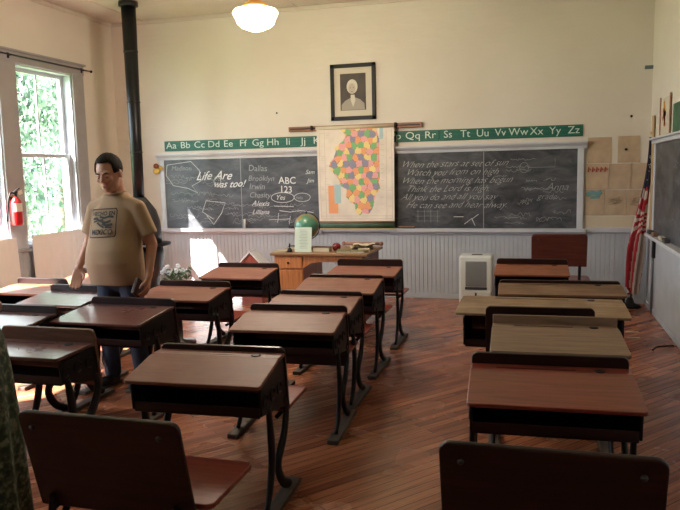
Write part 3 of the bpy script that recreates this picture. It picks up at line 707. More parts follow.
b.transform(Matrix.Translation((-.0095, 0, 0)) @ Matrix.Rotation(R(90), 4, 'Z')); obj('crayon_marks', b, [mat('crayon_orange', (.60, .16, .04), .8), mat('crayon_red', (.40, .05, .03), .8), mat('crayon_yellow', (.70, .45, .08), .8)], t, fix=False)
for y, lab in ((8.27, 'narrow tan cloth strip hanging by the right corner'),):
    b = B(); box2(b, (-.008, -.06, 0), (0, .06, 1.25)); tag(obj('cloth_strip', b, mat('tan_cloth', (.50, .34, .17), .8, noise_amt=.15), loc=(XR-.013, y+.1, .88)), lab, 'cloth')
bd = bpy.data.objects['bird_drawing']
for y in (7.62, 7.38):
    b = B(); box(b, (-.012, y-7.72+(.34 if y > 7.5 else .02), .19), (.008, .05, .38), bevel=.002); obj('side_batten', b, W_case, bd)
b = B(); box2(b, (-.006, -.3, 0), (0, .3, .26)); o = obj('green_chart', b, mat('chart_green', (.05, .12, .06), .7, noise_amt=.3), loc=(XR-.002, 6.98, 1.90)); tag(o, 'green chart sheet above the right blackboard at the photo edge', 'chart')
b = B(); box2(b, (-.03, -.045, -.09), (0, .045, .09), .006); tag(obj('outlet_box', b, M_pipe, loc=(XR-.012, 8.03, .70)), 'small dark outlet box on the right wainscot under the tray', 'outlet')
b = B(); tube(b, [(0, 0, 0), (0, 0, .72)], .012); tag(obj('conduit', b, mat('conduit_grey', (.16, .15, .16), .5), loc=(XR-.03, 8.05, 0)), 'dark vertical conduit running down the right wainscot', 'conduit')

# ------------------------------------------------------------------ pendant lamps
M_globe = mat('milk_glass', (.9, .85, .75), .3, emit=(1, .86, .62), emit_s=6)
M_brass = mat('brass', (.65, .38, .10), .35, metal=.8)
def pendant(x, y, zb, lab):
    t = thing('pendant_lamp', lab, 'lamp', (x, y, zb), 0, 'schoolhouse pendant lamps')
    b = B(); lathe(b, [(.01, 0), (.06, .006), (.13, .035), (.165, .065), (.175, .10), (.197, .14), (.203, .160), (.19, .182), (.13, .200), (.085, .205)], n=40); obj('glass_shade', b, M_globe, t)
    b = B(); lathe(b, [(.085, .198), (.11, .205), (.105, .235), (.05, .265), (.02, .30)], n=30); obj('fitter', b, M_brass, t)
    b = B(); tube(b, [(0, 0, .29), (0, 0, ZC-zb-.03)], .008); obj('stem', b, M_brass, t)
    b = B(); lathe(b, [(.07, ZC-zb), (.07, ZC-zb-.012), (.03, ZC-zb-.04), (.01, ZC-zb-.05)], n=24); obj('canopy', b, M_brass, t)
    ld = bpy.data.lights.new('lamp_light', 'POINT'); ld.energy = LAMP_W; ld.color = (1, .85, .68); ld.shadow_soft_size = .2
    lo = bpy.data.objects.new('lamp_light', ld); col.objects.link(lo); lo.parent = t; lo.location = (0, 0, -.24)
pendant(-2.43, 6.0, 2.86, 'glowing milk glass schoolhouse pendant lamp with brass fitter near the ceiling')

# ------------------------------------------------------------------ stove and pipe
px, py = -4.73, 7.66
t = thing('stove_pipe', 'tall black stovepipe rising to the ceiling in the left corner', 'stove pipe', (px, py, 1.34))
b = B(); tube(b, [(0, 0, 0), (0, 0, .75), (0, 0, ZC-1.34-.0)], [.068, .072, .088], n=28); obj('pipe', b, M_pipe, t)
b = B(); lathe(b, [(.088, 2.27), (.115, 2.275), (.115, 2.33)], n=28); obj('ceiling_collar', b, M_pipe, t)
for z in (.55, 1.15, 1.75):
    b = B(); rz_ = .068+.02*z/2.33; lathe(b, [(rz_, z-.012), (rz_+.005, z), (rz_, z+.012)], n=28); obj('pipe_joint', b, M_pipe, t)
t = thing('potbelly_stove', 'dark cast iron potbelly stove below the black pipe, mostly behind the person', 'stove', (px, py, 0))
b = B(); lathe(b, [(.24, .14), (.26, .16), (.20, .24), (.20, .34), (.25, .42), (.27, .60), (.26, .74)], n=36); obj('fire_pot', b, M_iron, t)
b = B(); lathe(b, [(.26, .74), (.36, .745), (.36, .77), (.24, .775)], n=36); obj('ledge_ring', b, M_iron, t)
M_irong = mat('grey_iron', (.05, .05, .055), .5, metal=.4)
b = B(); lathe(b, [(.25, .775), (.255, .90), (.24, 1.05), (.20, 1.18), (.12, 1.29), (.08, 1.34)], n=36); obj('barrel', b, M_irong, t)
for a in (45, 135, 225, 315):
    c_, s_ = math.cos(R(a)), math.sin(R(a)); b = B(); tube(b, smooth_path([(c_*.2, s_*.2, .18), (c_*.28, s_*.28, .12), (c_*.30, s_*.30, .0)]), .02); obj('leg', b, M_iron, t)
b = B(); box(b, (0, -.255, .92), (.18, .02, .16), bevel=.01); obj('stove_door', b, M_iron, t)

# ------------------------------------------------------------------ fire extinguisher on the mullion
t = FE = thing('fire_extinguisher', 'red fire extinguisher with black hose on the post between the windows', 'fire extinguisher', (XL+.11, 6.45, 1.09))
b = B(); lathe(b, [(.05, 0), (.064, .01), (.066, .03), (.066, .26), (.058, .30), (.035, .33), (.022, .35)], n=28); obj('cylinder_body', b, mat('extinguisher_red', (.42, .008, .010), .3, coat=.4), t)
b = B(); lathe(b, [(.0668, .17), (.0668, .27)], n=28)
for f in list(b.faces):
    if len(f.verts) > 4 or f.calc_center_median().x < .01: b.faces.remove(f)
obj('paper_label', b, mat('label_paper', (.7, .65, .58), .7), t)
b = B(); tube(b, [(0, 0, .34), (0, 0, .40)], .018); box(b, (.0, -.01, .40), (.03, .09, .02), (.2, 0, 0), .004); box(b, (.0, .02, .43), (.025, .11, .012), (.45, 0, 0), .004); obj('valve_handle', b, M_black, t)
b = B(); tube(b, smooth_path([(0, -.02, .39), (.01, -.09, .40), (.015, -.14, .32), (.01, -.16, .18), (.0, -.17, .06)]), .011); obj('hose', b, M_black, t)
b = B(); box(b, (.02, .06, .40), (.004, .07, .05), (.3, 0, 0)); obj('inspection_tag', b, mat('label_paper', (.7, .65, .58), .7), t)
b = B(); box(b, (-.075, 0, .2), (.014, .05, .3), bevel=.003); obj('bracket', b, M_iron, t)

FE.scale = (.9, .9, .9)
# ------------------------------------------------------------------ school desks
def iron_side(bm, x, zt, depth):
    """cast iron leg frame: two bowed bars meeting in the middle"""
    tube(bm, smooth_path([(x, -.23, zt-.22), (x, -.21, .42), (x, -.20, .27), (x, -.25, .12), (x, -.32, .03)]), [.017+.008*math.sin(i/24*3.14) for i in range(25)], flat=(.6, 1.3), n=8)
    tube(bm, smooth_path([(x, .0, .50), (x, .035, .42), (x, -.02, .31), (x, -.115, .21), (x, -.06, .10), (x, .06, .03)]), [.017+.009*math.sin(i/30*3.14) for i in range(31)], flat=(.6, 1.3), n=8)
def desk(x, y, lab, w_=.64, depth=.38, zt=.75, top=W_desk, back=W_dark, seat='down', rz=0, dx_top=0, back_dy=0, slope=1., lip=None, group='school desks', wtop=None, obj_lip=None, runners=True, cat='school desk', lipz=.05, bx=0, brace=False, zn=None, inset=.012):
    t = thing('school_desk', lab, cat, (x, y, 0), rz, group)
    hw = w_/2; wt = (wtop or w_)/2
    # backrest board leaning back towards the camera
    M = Matrix.Translation((bx, back_dy, zt)) @ Matrix.Rotation(R(8), 4, 'X')
    b = B(); prism(b, rrect(-hw, hw, -.33, 0, .03, 'top'), .02, M, .004); obj('backrest', b, back, t)
    # flat pen tray strip and sloping lid
    zf = zt-lipz; o = B(); drop = zf-(zn or .668)
    box(o, (dx_top, -.045, zf-.009), (2*wt, .10, .018), bevel=.004)
    obj('pen_tray', o, top, t)
    b = B(); a = math.atan2(drop, depth-.09); L_ = (depth-.09)/math.cos(a)
    prism(b, rrect(-wt-.003, wt+.003, -L_/2, L_/2, .018), .018, Matrix.Translation((dx_top, -.09-(depth-.09)/2, zf-.009-drop/2)) @ Matrix.Rotation(a-R(90), 4, 'X') @ Matrix.Translation((0, -.009, 0)), .004)
    lid = obj('desk_lid', b, top, t)
    b = B(); lathe(b, [(.024, 0), (.024, .003), (.015, .0032)], (dx_top+wt*.62, -.06, zf), n=16); obj('inkwell_hole', b, M_black, t)
    b = B(); box(b, (dx_top-.06, -.06, zf+.0005), (w_*.5, .012, .002)); obj('pencil_groove', b, W_oak if top is W_desk else W_dark, t)
    if lip:
        b = B(); box(b, (dx_top, .005, zt-.028), (2*wt, .02, .055), bevel=.004); obj('rear_lip', b, lip, t)
    # book box
    b = B(); z0 = zt-.245; ww = hw-.02
    box2(b, (-ww, -depth+.05, z0), (ww, .0, z0+.014), .003)
    box2(b, (-ww, -depth+.05, z0), (ww, -depth+.062, z0+.05), .003)
    obj('book_shelf', b, W_dark, t)
    for s in (-1, 1):
        b = B(); prism(b, [(-depth+.035, zf-.055), (.0, zf-.02), (.045, zf-.16), (.02, z0-.05), (-.10, z0-.03), (-depth+.14, z0-.005), (-depth+.05, z0+.01)], .012,
                       Matrix.Translation((s*(ww+.006)-.006, 0, 0)) @ Matrix(((0, 1, 0, 0), (1, 0, 0, 0), (0, 0, 1, 0), (0, 0, 0, 1))), .003)
        # cast scrollwork on the outside
        for k in range(3):
            tube(b, [(s*(ww+.014), -depth*.75+k*.10+.03*math.cos(q*.6), z0+.07+.03*math.sin(q*.6)) for q in range(10)], .004, n=5)
        obj('side_bracket', b, M_iron, t)
        b = B(); iron_side(b, s*(hw-inset), zt, depth); obj('leg_frame', b, M_iron, t)
        if runners:
            b = B(); box2(b, (s*(hw-inset)-.034, -.42, 0), (s*(hw-inset)+.034, .15, .028), .005); obj('floor_runner', b, W_runner, t)
    if brace: b = B(); box2(b, (-hw+.02, .0, .36), (hw-.02, .015, .43), .004); obj('cross_brace', b, W_dark, t)
    # seat
    if seat == 'down':
        b = B(); prism(b, rrect(-hw+.015, hw-.015, -.19, .19, .03), .02, Matrix.Translation((0, .25, .415)) @ Matrix.Rotation(R(-90), 4, 'X') @ Matrix.Translation((0, -.01, 0)), .005); obj('seat', b, W_seat, t)
        for s in (-1, 1):
            b = B(); tube(b, [(s*(hw-.06), .03, .39), (s*(hw-.06), .2, .385), (s*(hw-.06), .36, .39)], .011)
            obj('seat_arm', b, M_iron, t)
    elif seat == 'up':
        b = B(); prism(b, rrect(-hw+.03, hw-.03, 0, .32, .03), .02, Matrix.Translation((0, .085, .40)) @ Matrix.Rotation(R(6), 4, 'X'), .005); obj('seat', b, W_seat, t)
    return t
def seat_unit(x, y, lab, w_=.66, zt=.75, hb=.42, rz=0, mt=W_dark, group='rear seats', sw=W_seat, posts=True):
    
    t = thing('classroom_chair', lab, 'chair', (x, y, 0), rz, group); hw = w_/2
    b = B(); prism(b, rrect(-hw, hw, -hb, 0, .035, 'top'), .022, Matrix.Translation((0, -.012, zt)) @ Matrix.Rotation(R(14), 4, 'X'), .006); obj('backrest', b, mt, t)
    b = B(); prism(b, rrect(-hw+.0, hw+.045, -.20, .20, .035), .022, Matrix.Translation((0, .33, .385)) @ Matrix.Rotation(R(-90), 4, 'X') @ Matrix.Translation((0, -.01, 0)), .005); obj('seat', b, sw, t)
    for s in (-1, 1):
        b = B(); xx = s*(hw-.07)
        yo = -.03 if posts else .02
        tube(b, smooth_path([(xx, yo, zt-.06), (xx, yo+.03, zt-.20), (xx, .06 if posts else .10, .44), (xx, .08, .38)]), .012, flat=(1.3, .6))
        tube(b, smooth_path([(xx, .07, .40), (xx, .04, .26), (xx, -.04, .12), (xx, -.10, .03)]), .016, flat=(.7, 1.2)); tube(b, smooth_path([(xx, .30, .36), (xx, .16, .33), (xx, .12, .22), (xx, .24, .03)]), .016, flat=(.7, 1.2))
        tube(b, [(xx, .07, .35), (xx, .36, .345)], .012)
        obj('leg_frame', b, M_iron, t)
        b = B(); box2(b, (xx-.03, -.16, 0), (xx+.03, .34, .025), .005); obj('floor_runner', b, W_runner, t)
        b = B(); lathe(b, [(.011, 0), (.011, .004), (.004, .008)], n=10); b.transform(Matrix.Translation((xx, -.015, zt-.055)) @ Matrix.Rotation(R(100), 4, 'X')); obj('bolt', b, M_irong, t)
    return t
# third row from the left wall (ends beside the centre aisle)
CX = -1.51
seat_unit(CX, 2.08, 'dark seat back with red seat, in the foreground left of the aisle', .66, posts=False)
desk(CX, 3.12, 'walnut desk directly beyond the left foreground seat, its whole lid showing', .66, .37, .75, lipz=.026, rz=R(2.5))
desk(-1.478, 4.19, 'walnut desk second from the camera in the row left of the aisle', .65, .38, .755, lipz=.04, rz=R(3), brace=True)
desk(CX+.015, 4.74, 'desk crowded between the second and fourth of the aisle row, little lid showing', .62, .36, .75, lipz=.03)
desk(CX-.01, 5.53, 'reddish walnut desk fourth from the camera in the row left of the aisle', .64, .38, .75, lipz=.025)
desk(CX-.02, 6.43, 'desk with tall dark back right in front of the teacher desk', .64, .40, .765, lipz=.065)
# second row
BX = -2.70
desk(BX, 3.32, 'desk with brown worn back board beside the green dress', .62, .32, .75, back=W_brown, seat='up', lipz=.075, top=W_var)
desk(BX-.04, 4.27, 'dark desk directly in front of the standing person in the tan shirt', .66, .46, .75, seat='up', top=W_var)
desk(BX+.04, 5.05, 'walnut desk just right of the standing person in the tan shirt', .63, .40, .75, lipz=.045)
desk(BX+.04, 6.15, 'walnut desk nearest the blackboard, left of the teacher desk', .62, .42, .75, lipz=.042)
# first row by the windows
desk(-3.39, 3.90, 'dark desk behind the one with the brown back board, near the left edge', .62, .36, .75, seat='up', top=W_var)
desk(-3.49, 4.72, 'desk with purple-brown back partly hidden by the hip of the standing person', .56, .40, .75, seat='down', top=W_var)
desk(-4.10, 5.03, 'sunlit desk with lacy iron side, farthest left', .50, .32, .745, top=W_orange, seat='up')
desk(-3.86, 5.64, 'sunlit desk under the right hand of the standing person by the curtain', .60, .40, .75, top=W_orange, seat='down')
# right hand row
seat_unit(.045, 2.12, 'dark seat back in the foreground right of the aisle', .67, posts=False)
desk(.06, 3.24, 'shiny red mahogany desk right of the aisle', .69, .43, .75, top=W_red, rz=R(2.5), zn=.65)
desk(.08, 4.10, 'desk with light oak top and lip in front of a dark back board', .64, .50, .755, top=W_oak, lip=W_oak, back_dy=.24, dx_top=.02, wtop=.68, seat='none', slope=1.2, bx=-.05, rz=R(2))
desk(.03, 4.98, 'wide double desk with pale worn oak top, right of the aisle', .98, .53, .696, top=W_light, back=W_oak, wtop=1.06, slope=.3, seat='none', lipz=-.004, zn=.685, inset=.19)
desk(.17, 5.60, 'wide brown double desk directly beyond the pale worn oak one', .90, .31, .725, top=W_tan, seat='none', lipz=.022, rz=R(2))
desk(-.04, 6.68, 'small orange-brown desk just right of the white dehumidifier', .64, .42, .755, top=W_orange, seat='none')
seat_unit(.23, 7.60, 'reddish high seat board at the front of the right row near the wainscot', .56, .90, .36, mt=wood('dark_mahogany', (.07, .016, .010), (.14, .036, .022), .4, 0), posts=False)

# ------------------------------------------------------------------ teacher's desk and things on it
t = thing('teacher_desk', 'honey oak desk standing below the coloured map', 'desk', (-2.18, 7.22, 0))
b = B(); box2(b, (-.53, -.37, .735), (.53, .37, .762), .006); obj('desktop', b, W_teach_h, t)
ped = B(); box2(ped, (-.49, -.34, .06), (-.17, .34, .735), .004); ped = obj('pedestal', ped, W_teach, t)
for z0, z1 in ((.60, .72),):
    b = B(); box2(b, (-.48, -.352, z0), (-.18, -.34, z1), .004); o = obj('drawer', b, W_teach, t)
    b = B(); ball(b, (-.33, -.362, (z0+z1)/2), .013); obj('knob', b, M_iron, o)
b = B(); box2(b, (-.48, -.350, .09), (-.18, -.34, .58), .004); obj('pedestal_door', b, W_teach, t)
b = B(); prism(b, [(-.17, .735), (.49, .735), (.49, .60), (.40, .655), (.30, .67), (.0, .67), (-.09, .655), (-.17, .60)], .02, Matrix.Translation((0, -.34, 0)), .003); obj('apron', b, W_teach, t)
b = B(); box2(b, (.465, -.34, .06), (.49, .34, .735), .004); obj('side_panel', b, wood('reddish_panel', (.12, .03, .015), (.2, .06, .03), .4, 2), t)
for x_, y_ in ((-.46, -.31), (-.46, .31), (.47, -.31), (.47, .31)):
    b = B(); box2(b, (x_-.02, y_-.02, 0), (x_+.02, y_+.02, .07), .004); obj('foot', b, W_dark, t)
TZ = .762
t = thing('globe', 'green and tan globe on the left part of the teacher desk', 'globe', (-2.42, 7.24, TZ))
M_globe_map = mat('globe_map', (.1, .3, .2), .35, coat=.3)
nt = M_globe_map.node_tree; nn = nt.nodes.new('ShaderNodeTexNoise'); nn.inputs['Scale'].default_value = 5.5; nn.inputs['Detail'].default_value = 6
rp = nt.nodes.new('ShaderNodeValToRGB'); rp.color_ramp.elements[0].position = .5; rp.color_ramp.elements[1].position = .54
rp.color_ramp.elements[0].color = (.06, .19, .12, 1); rp.color_ramp.elements[1].color = (.22, .15, .045, 1)
tcn = nt.nodes.new('ShaderNodeTexCoord'); nt.links.new(tcn.outputs['Object'], nn.inputs['Vector']); nt.links.new(nn.outputs['Fac'], rp.inputs[0]); nt.links.new(rp.outputs[0], nt.nodes['Principled BSDF'].inputs['Base Color'])
b = B(); ball(b, (0, 0, .255), .135, n=36); obj('sphere', b, M_globe_map, t)
b = B(); tube(b, [(.148*math.sin(R(a)), 0, .255-.148*math.cos(R(a))) for a in range(-15, 166, 10)], .006, flat=(1, 1)); obj('meridian_arm', b, W_dark, t)
b = B(); lathe(b, [(.10, 0), (.10, .01), (.04, .025), (.015, .04), (.015, .11)], n=24); obj('base', b, W_dark, t)
b = B(); lathe(b, [(.012, .39), (.012, .405), (.004, .42)], n=10); obj('pole_cap', b, W_dark, t)
t = thing('paper_sign', 'pale green printed card propped upright in front of the globe', 'sign', (-2.375, 6.98, TZ), 0)
b = B(); box(b, (0, 0, .132), (.185, .006, .262), (R(-8), 0, 0)); obj('card', b, mat('mint_card', (.52, .60, .50), .7), t)
b = B()
for k in range(13):
    z = .235-.016*k; wd = .058*(.6+.4*random.random()); box(b, (0+.003*k % .01, -.0042-.0, z-.132), (2*wd, .0006, .0035))
b.transform(Matrix.Translation((0, 0, .132)) @ Matrix.Rotation(R(-8), 4, 'X')); obj('printed_lines', b, mat('print_grey', (.22, .27, .24), .8), t)
t = thing('apple', 'dark red apple on the teacher desk', 'apple', (-2.06, 7.15, TZ))
b = B(); lathe(b, [(.006, .006), (.025, .0), (.043, .02), (.047, .042), (.042, .066), (.025, .078), (.008, .070)], n=24); obj('fruit', b, mat('apple_red', (.16, .012, .015), .25, noise_amt=.3), t)
b = B(); tube(b, [(0, 0, .07), (.006, 0, .092)], .002); obj('stem', b, W_dark, t)
def book(x, y, z, w_, d, h, c, lab, rz=0, g='books on the teacher desk'):
    t = thing('book', lab, 'book', (x, y, z), rz, g)
    b = B(); box2(b, (-w_/2, -d/2, 0), (w_/2, d/2, .003), .001); box2(b, (-w_/2, -d/2, h-.003), (w_/2, d/2, h), .001); box2(b, (-w_/2, -d/2, 0), (-w_/2+.003, d/2, h), .001); obj('cover', b, c, t)
    b = B(); box2(b, (-w_/2+.003, -d/2+.004, .003), (w_/2-.004, d/2-.004, h-.003)); obj('page_block', b, mat('pages', (.55, .48, .36), .8), t)
CV = [mat('cover_olive', (.16, .14, .06), .6), mat('cover_brown', (.10, .05, .03), .6), mat('cover_red', (.18, .04, .03), .6), mat('cover_cream', (.42, .36, .24), .6), mat('cover_grey', (.12, .12, .12), .6)]
book(-2.64, 7.02, TZ, .15, .20, .012, CV[3], 'thin pale booklet flat on the left end of the teacher desk', .1)
book(-2.60, 7.32, TZ, .12, .18, .03, CV[4], 'dark book lying behind the green card, left of the globe', .2)
book(-2.19, 7.06, TZ, .18, .14, .05, CV[1], 'brown closed book between the card and the apple', .05)
book(-1.78, 7.00, TZ, .18, .14, .02, CV[0], 'olive book flat near the right front of the teacher desk', -.1)
book(-1.94, 7.02, TZ, .15, .2, .025, CV[0], 'olive green book just right of the apple', .15)
book(-1.74, 7.08, TZ, .12, .12, .03, CV[3], 'cream book toward the right end of the teacher desk', .3)
t = thing('paper_pile', 'crumpled cream papers heaped on the right end of the teacher desk', 'papers', (-1.84, 7.29, TZ+.003))
rnd = random.Random(5)
for k in range(4):
    b = B(); n = 8; g = {}
    for s_ in (0, 1):
        for i in range(n+1):
            for j in range(n+1):
                g[s_, i, j] = b.verts.new(((i/n-.5)*.24, (j/n-.5)*.17, .012+k*.014+.012*math.sin(i*1.1+k)*math.cos(j*.9+k)-.0015*s_))
        for i in range(n):
            for j in range(n): b.faces.new((g[s_, i, j], g[s_, i+1, j], g[s_, i+1, j+1], g[s_, i, j+1]))
    b.transform(Matrix.Rotation(rnd.uniform(-.8, .8), 4, 'Z') @ Matrix.Translation((rnd.uniform(-.06, .06), rnd.uniform(-.05, .05), 0))); obj('sheet', b, mat('pages', (.55, .48, .36), .8), t)
t = thing('wooden_roller', 'red wooden roller with knob ends lying at the back of the teacher desk', 'roller', (-1.87, 7.54, TZ))
b = B(); tube(b, [(-.2, 0, .035), (.2, 0, .035)], .016); obj('rod', b, W_case, t)
for s in (-1, 1): b = B(); ball(b, (s*.215, 0, .035), .024); obj('knob', b, W_case, t)
t = thing('school_bell', 'small black handbell on the teacher desk left of the globe stand', 'bell', (-2.53, 6.98, TZ+.0))
b = B(); lathe(b, [(.03, 0), (.028, .01), (.02, .035), (.01, .045)], n=16); obj('bell_cup', b, M_iron, t)
b = B(); lathe(b, [(.006, .045), (.01, .06), (.007, .08), (.009, .09)], n=12); obj('handle', b, M_black, t)

# dollhouse peak beyond the front desk
t = thing('toy_house', 'small gabled red-fronted toy house with white roof edge standing near the wainscot', 'toy house', (-3.38, 7.9, 0))
b = B(); prism(b, [(-.13, 0), (.13, 0), (.13, .49), (0, .62), (-.13, .49)], .2); obj('house_wall', b, mat('toy_red', (.28, .07, .05), .25, noise_amt=.3), t)
b = B()
for s in (-1, 1): box(b, (s*.085, .09, .563), (.26, .24, .016), (0, s*R(45), 0), .002)
obj('roof', b, mat('toy_white', (.75, .76, .80), .4), t)

# ------------------------------------------------------------------ dehumidifier
t = thing('dehumidifier', 'white portable dehumidifier on the floor against the wainscot', 'dehumidifier', (-.675, 8.26, 0))
b = B(); box2(b, (-.19, -.13, .02), (.19, .15, .60), .025); obj('housing', b, M_white, t)
b = B(); box2(b, (-.115, -.136, .24), (.125, -.128, .535), .004)
for k in range(14): box(b, (.005, -.138, .26+.02*k), (.22, .006, .006))
obj('air_grille', b, M_grille, t)
b = B(); box2(b, (-.12, -.137, .205), (.13, -.128, .235), .003); obj('grille_trim', b, mat('dark_slot', (.05, .05, .055), .5), t)
b = B(); box2(b, (-.165, -.140, .04), (.175, -.13, .195), .008); o = obj('water_tank', b, M_white, t)
b = B(); box2(b, (-.006, -.146, .06), (.014, -.138, .17), .002); obj('level_window', b, mat('dark_slot', (.05, .05, .055), .5), t)
b = B(); box2(b, (-.05, -.05, .598), (.07, .02, .606), .003); obj('control_panel', b, mat('dark_slot', (.05, .05, .055), .5), t)
for sx in (-1, 1):
    for sy in (-.09, .11): b = B(); lathe(b, [(.02, 0), (.02, .025)], (sx*.15, sy, 0), n=12); obj('foot', b, M_black, t)

# ------------------------------------------------------------------ flowers on the folding seat
t = thing('potted_flowers', 'pot of white flowers with dark red pot, just right of the standing person', 'plant', (-3.28, 5.90, 0))
b = B(); lathe(b, [(.15, 0), (.15, .02), (.03, .04), (.025, .46), (.15, .47), (.15, .49)], n=24); obj('plant_stand', b, W_dark, t)
b = B(); lathe(b, [(.055, .49), (.075, .60), (.08, .605), (.07, .60)], n=24); obj('pot', b, mat('pot_red', (.13, .03, .035), .4), t)
rnd = random.Random(2)
b = B()
for k in range(70):
    a = rnd.random()*6.28; r_ = rnd.random()**.5*.13; c = Vector((r_*math.cos(a), r_*math.sin(a), .62+.1*rnd.random()))
    q = Euler((rnd.random()*6, rnd.random()*6, 0)).to_matrix(); pts = [c+q @ Vector(p)*.03 for p in ((-1, 0, 0), (0, -.4, .1), (1, 0, 0), (0, .4, .1))]
    quad(b, pts)
for k in range(12): a = k*.52; tube(b, [(0, 0, .59), (.08*math.cos(a), .08*math.sin(a), .66)], .003, n=5)
obj('foliage', b, mat('leaf_dark', (.05, .10, .04), .6), t, fix=False)
b = B()
for k in range(26):
    a = rnd.random()*6.28; r_ = rnd.random()**.5*.12; c = Vector((r_*math.cos(a)-.02, r_*math.sin(a), .66+.08*rnd.random()))
    for q_ in range(5):
        an = q_*1.2566; ball(b, c+Vector((.014*math.cos(an), -.004, .014*math.sin(an))), .010, (1, .4, 1), n=6)
obj('blossom', b, mat('petal_white', (.80, .80, .82), .6), t)

# ------------------------------------------------------------------ flag in the corner
t = thing('flag', 'furled red and white striped flag with dark blue canton leaning in the right corner', 'flag', (1.03, 8.42, 0))
b = B(); tube(b, [(0, 0, .03), (.19, .03, 1.90)], .013, n=10); obj('pole', b, W_pole, t)
b = B(); lathe(b, [(.12, 0), (.12, .02), (.05, .045), (.03, .10), (.018, .11)], n=24); obj('stand', b, M_black, t)
b = B(); ball(b, (.187, .03, 1.95), .022); obj('finial', b, M_brass, t)
b = B(); nu, nv = 96, 120; g = []
for j in range(nv+1):
    v = j/nv; z = 1.90-1.72*v
    cx = .178-.165*v+.015*math.sin(v*7); cy = .02-.035*math.sin(v*3)
    rx = .014+.062*min(1, v*v*1.9)*(1-.3*max(0, v-.72)/.28); 
    row = []
    for i in range(nu+1):
        th = 2*math.pi*i/nu; fold = 1+.38*math.sin(5*th+v*3.5)+.18*math.sin(9*th+v*6+1)
        hem = .05*math.sin(2*th+.8) if v > .9 else 0
        row.append(b.verts.new((cx+rx*fold*math.cos(th), cy+rx*.62*fold*math.sin(th), z+hem*(v-.9)*10)))
    g.append(row)
for j in range(nv):
    for i in range(nu):
        f = b.faces.new((g[j][i], g[j][i+1], g[j+1][i+1], g[j+1][i])); f.smooth = True
        v = j/nv; u = i/nu; k = max(0, min(1, (v-.48)/.14))
        s_ = (1-k)*(v*15+1.1*math.sin(u*6.28))+k*(u*16+2.5*v)
        f.material_index = 0 if v < .36+.05*math.sin(u*6.28) else (2 if s_ % 2 < .85 else 1)
obj('cloth', b, [mat('flag_navy', (.012, .014, .035), .8), mat('flag_red', (.33, .012, .022), .8), mat('flag_white', (.50, .42, .36), .8)], t, fix=False)
b = B(); rnd = random.Random(8)
for k in range(16):
    v = .12+.16*rnd.random(); z = 1.90-1.66*v; x_ = .178-.165*v+.015*math.sin(v*7)+rnd.uniform(-.015, .015)
    prism(b, [( .008*(1 if q % 2 else .4)*math.cos(R(36*q+18)), .008*(1 if q % 2 else .4)*math.sin(R(36*q+18))) for q in range(10)], .002, Matrix.Translation((x_, -.03-.05*v, z)))
obj('star_print', b, mat('flag_white', (.50, .42, .36), .8), t)
for i, (x_, y_, lab) in enumerate(((.90, 7.12, 'scrap of pale paper on the floor near the flag, farther of two'), (.88, 6.88, 'scrap of pale paper on the floor near the flag, nearer of two'))):
    b = B(); box(b, (0, 0, .001), (.12, .03, .002), (0, 0, .2)); tag(obj('paper_scrap', b, mat('pages', (.55, .48, .36), .8), loc=(x_, y_, 0)), lab, 'paper scrap')
b = B(); tube(b, smooth_path([(0, 0, .006), (.05, .12, .006), (.12, .16, .006), (.2, .2, .006)]), .007); tag(obj('floor_cable', b, M_black, loc=(.98, 6.42, 0)), 'short dark cable on the floor by the right wall', 'cable')

# ------------------------------------------------------------------ people
def remesh(bm, vox, name, mats, parent, smooth=2, it=6):
    me = bpy.data.meshes.new('raw'); bm.to_mesh(me); bm.free()
    ob = bpy.data.objects.new('raw', me); col.objects.link(ob)
    md = ob.modifiers.new('r', 'REMESH'); md.mode = 'VOXEL'; md.voxel_size = vox; md.use_smooth_shade = True
    if smooth: s = ob.modifiers.new('s', 'SMOOTH'); s.iterations = it; s.factor = .5
    dg = bpy.context.evaluated_depsgraph_get(); out = bpy.data.meshes.new_from_object(ob.evaluated_get(dg))
    bpy.data.objects.remove(ob); bpy.data.meshes.remove(me)
    out.name = name; out.materials.clear()
    for m_ in mats: out.materials.append(m_)
    for p in out.polygons: p.use_smooth = True
    o = bpy.data.objects.new(name, out); col.objects.link(o); o.parent = parent
    return o
def loft(bm, rings, n=40):
    """rings: (cx, cy, z, rx, ry, tilt)"""
    rs = []
    for (cx, cy, z, rx, ry) in rings:
        rs.append([bm.verts.new((cx+rx*math.copysign(abs(math.cos(2*math.pi*j/n))**.85, math.cos(2*math.pi*j/n)), cy+ry*math.copysign(abs(math.sin(2*math.pi*j/n))**.85, math.sin(2*math.pi*j/n)), z)) for j in range(n)])
    for i in range(len(rs)-1):
        for j in range(n):
            bm.faces.new((rs[i][j], rs[i][(j+1) % n], rs[i+1][(j+1) % n], rs[i+1][j]))
    bm.faces.new(rs[0][::-1]); bm.faces.new(rs[-1])
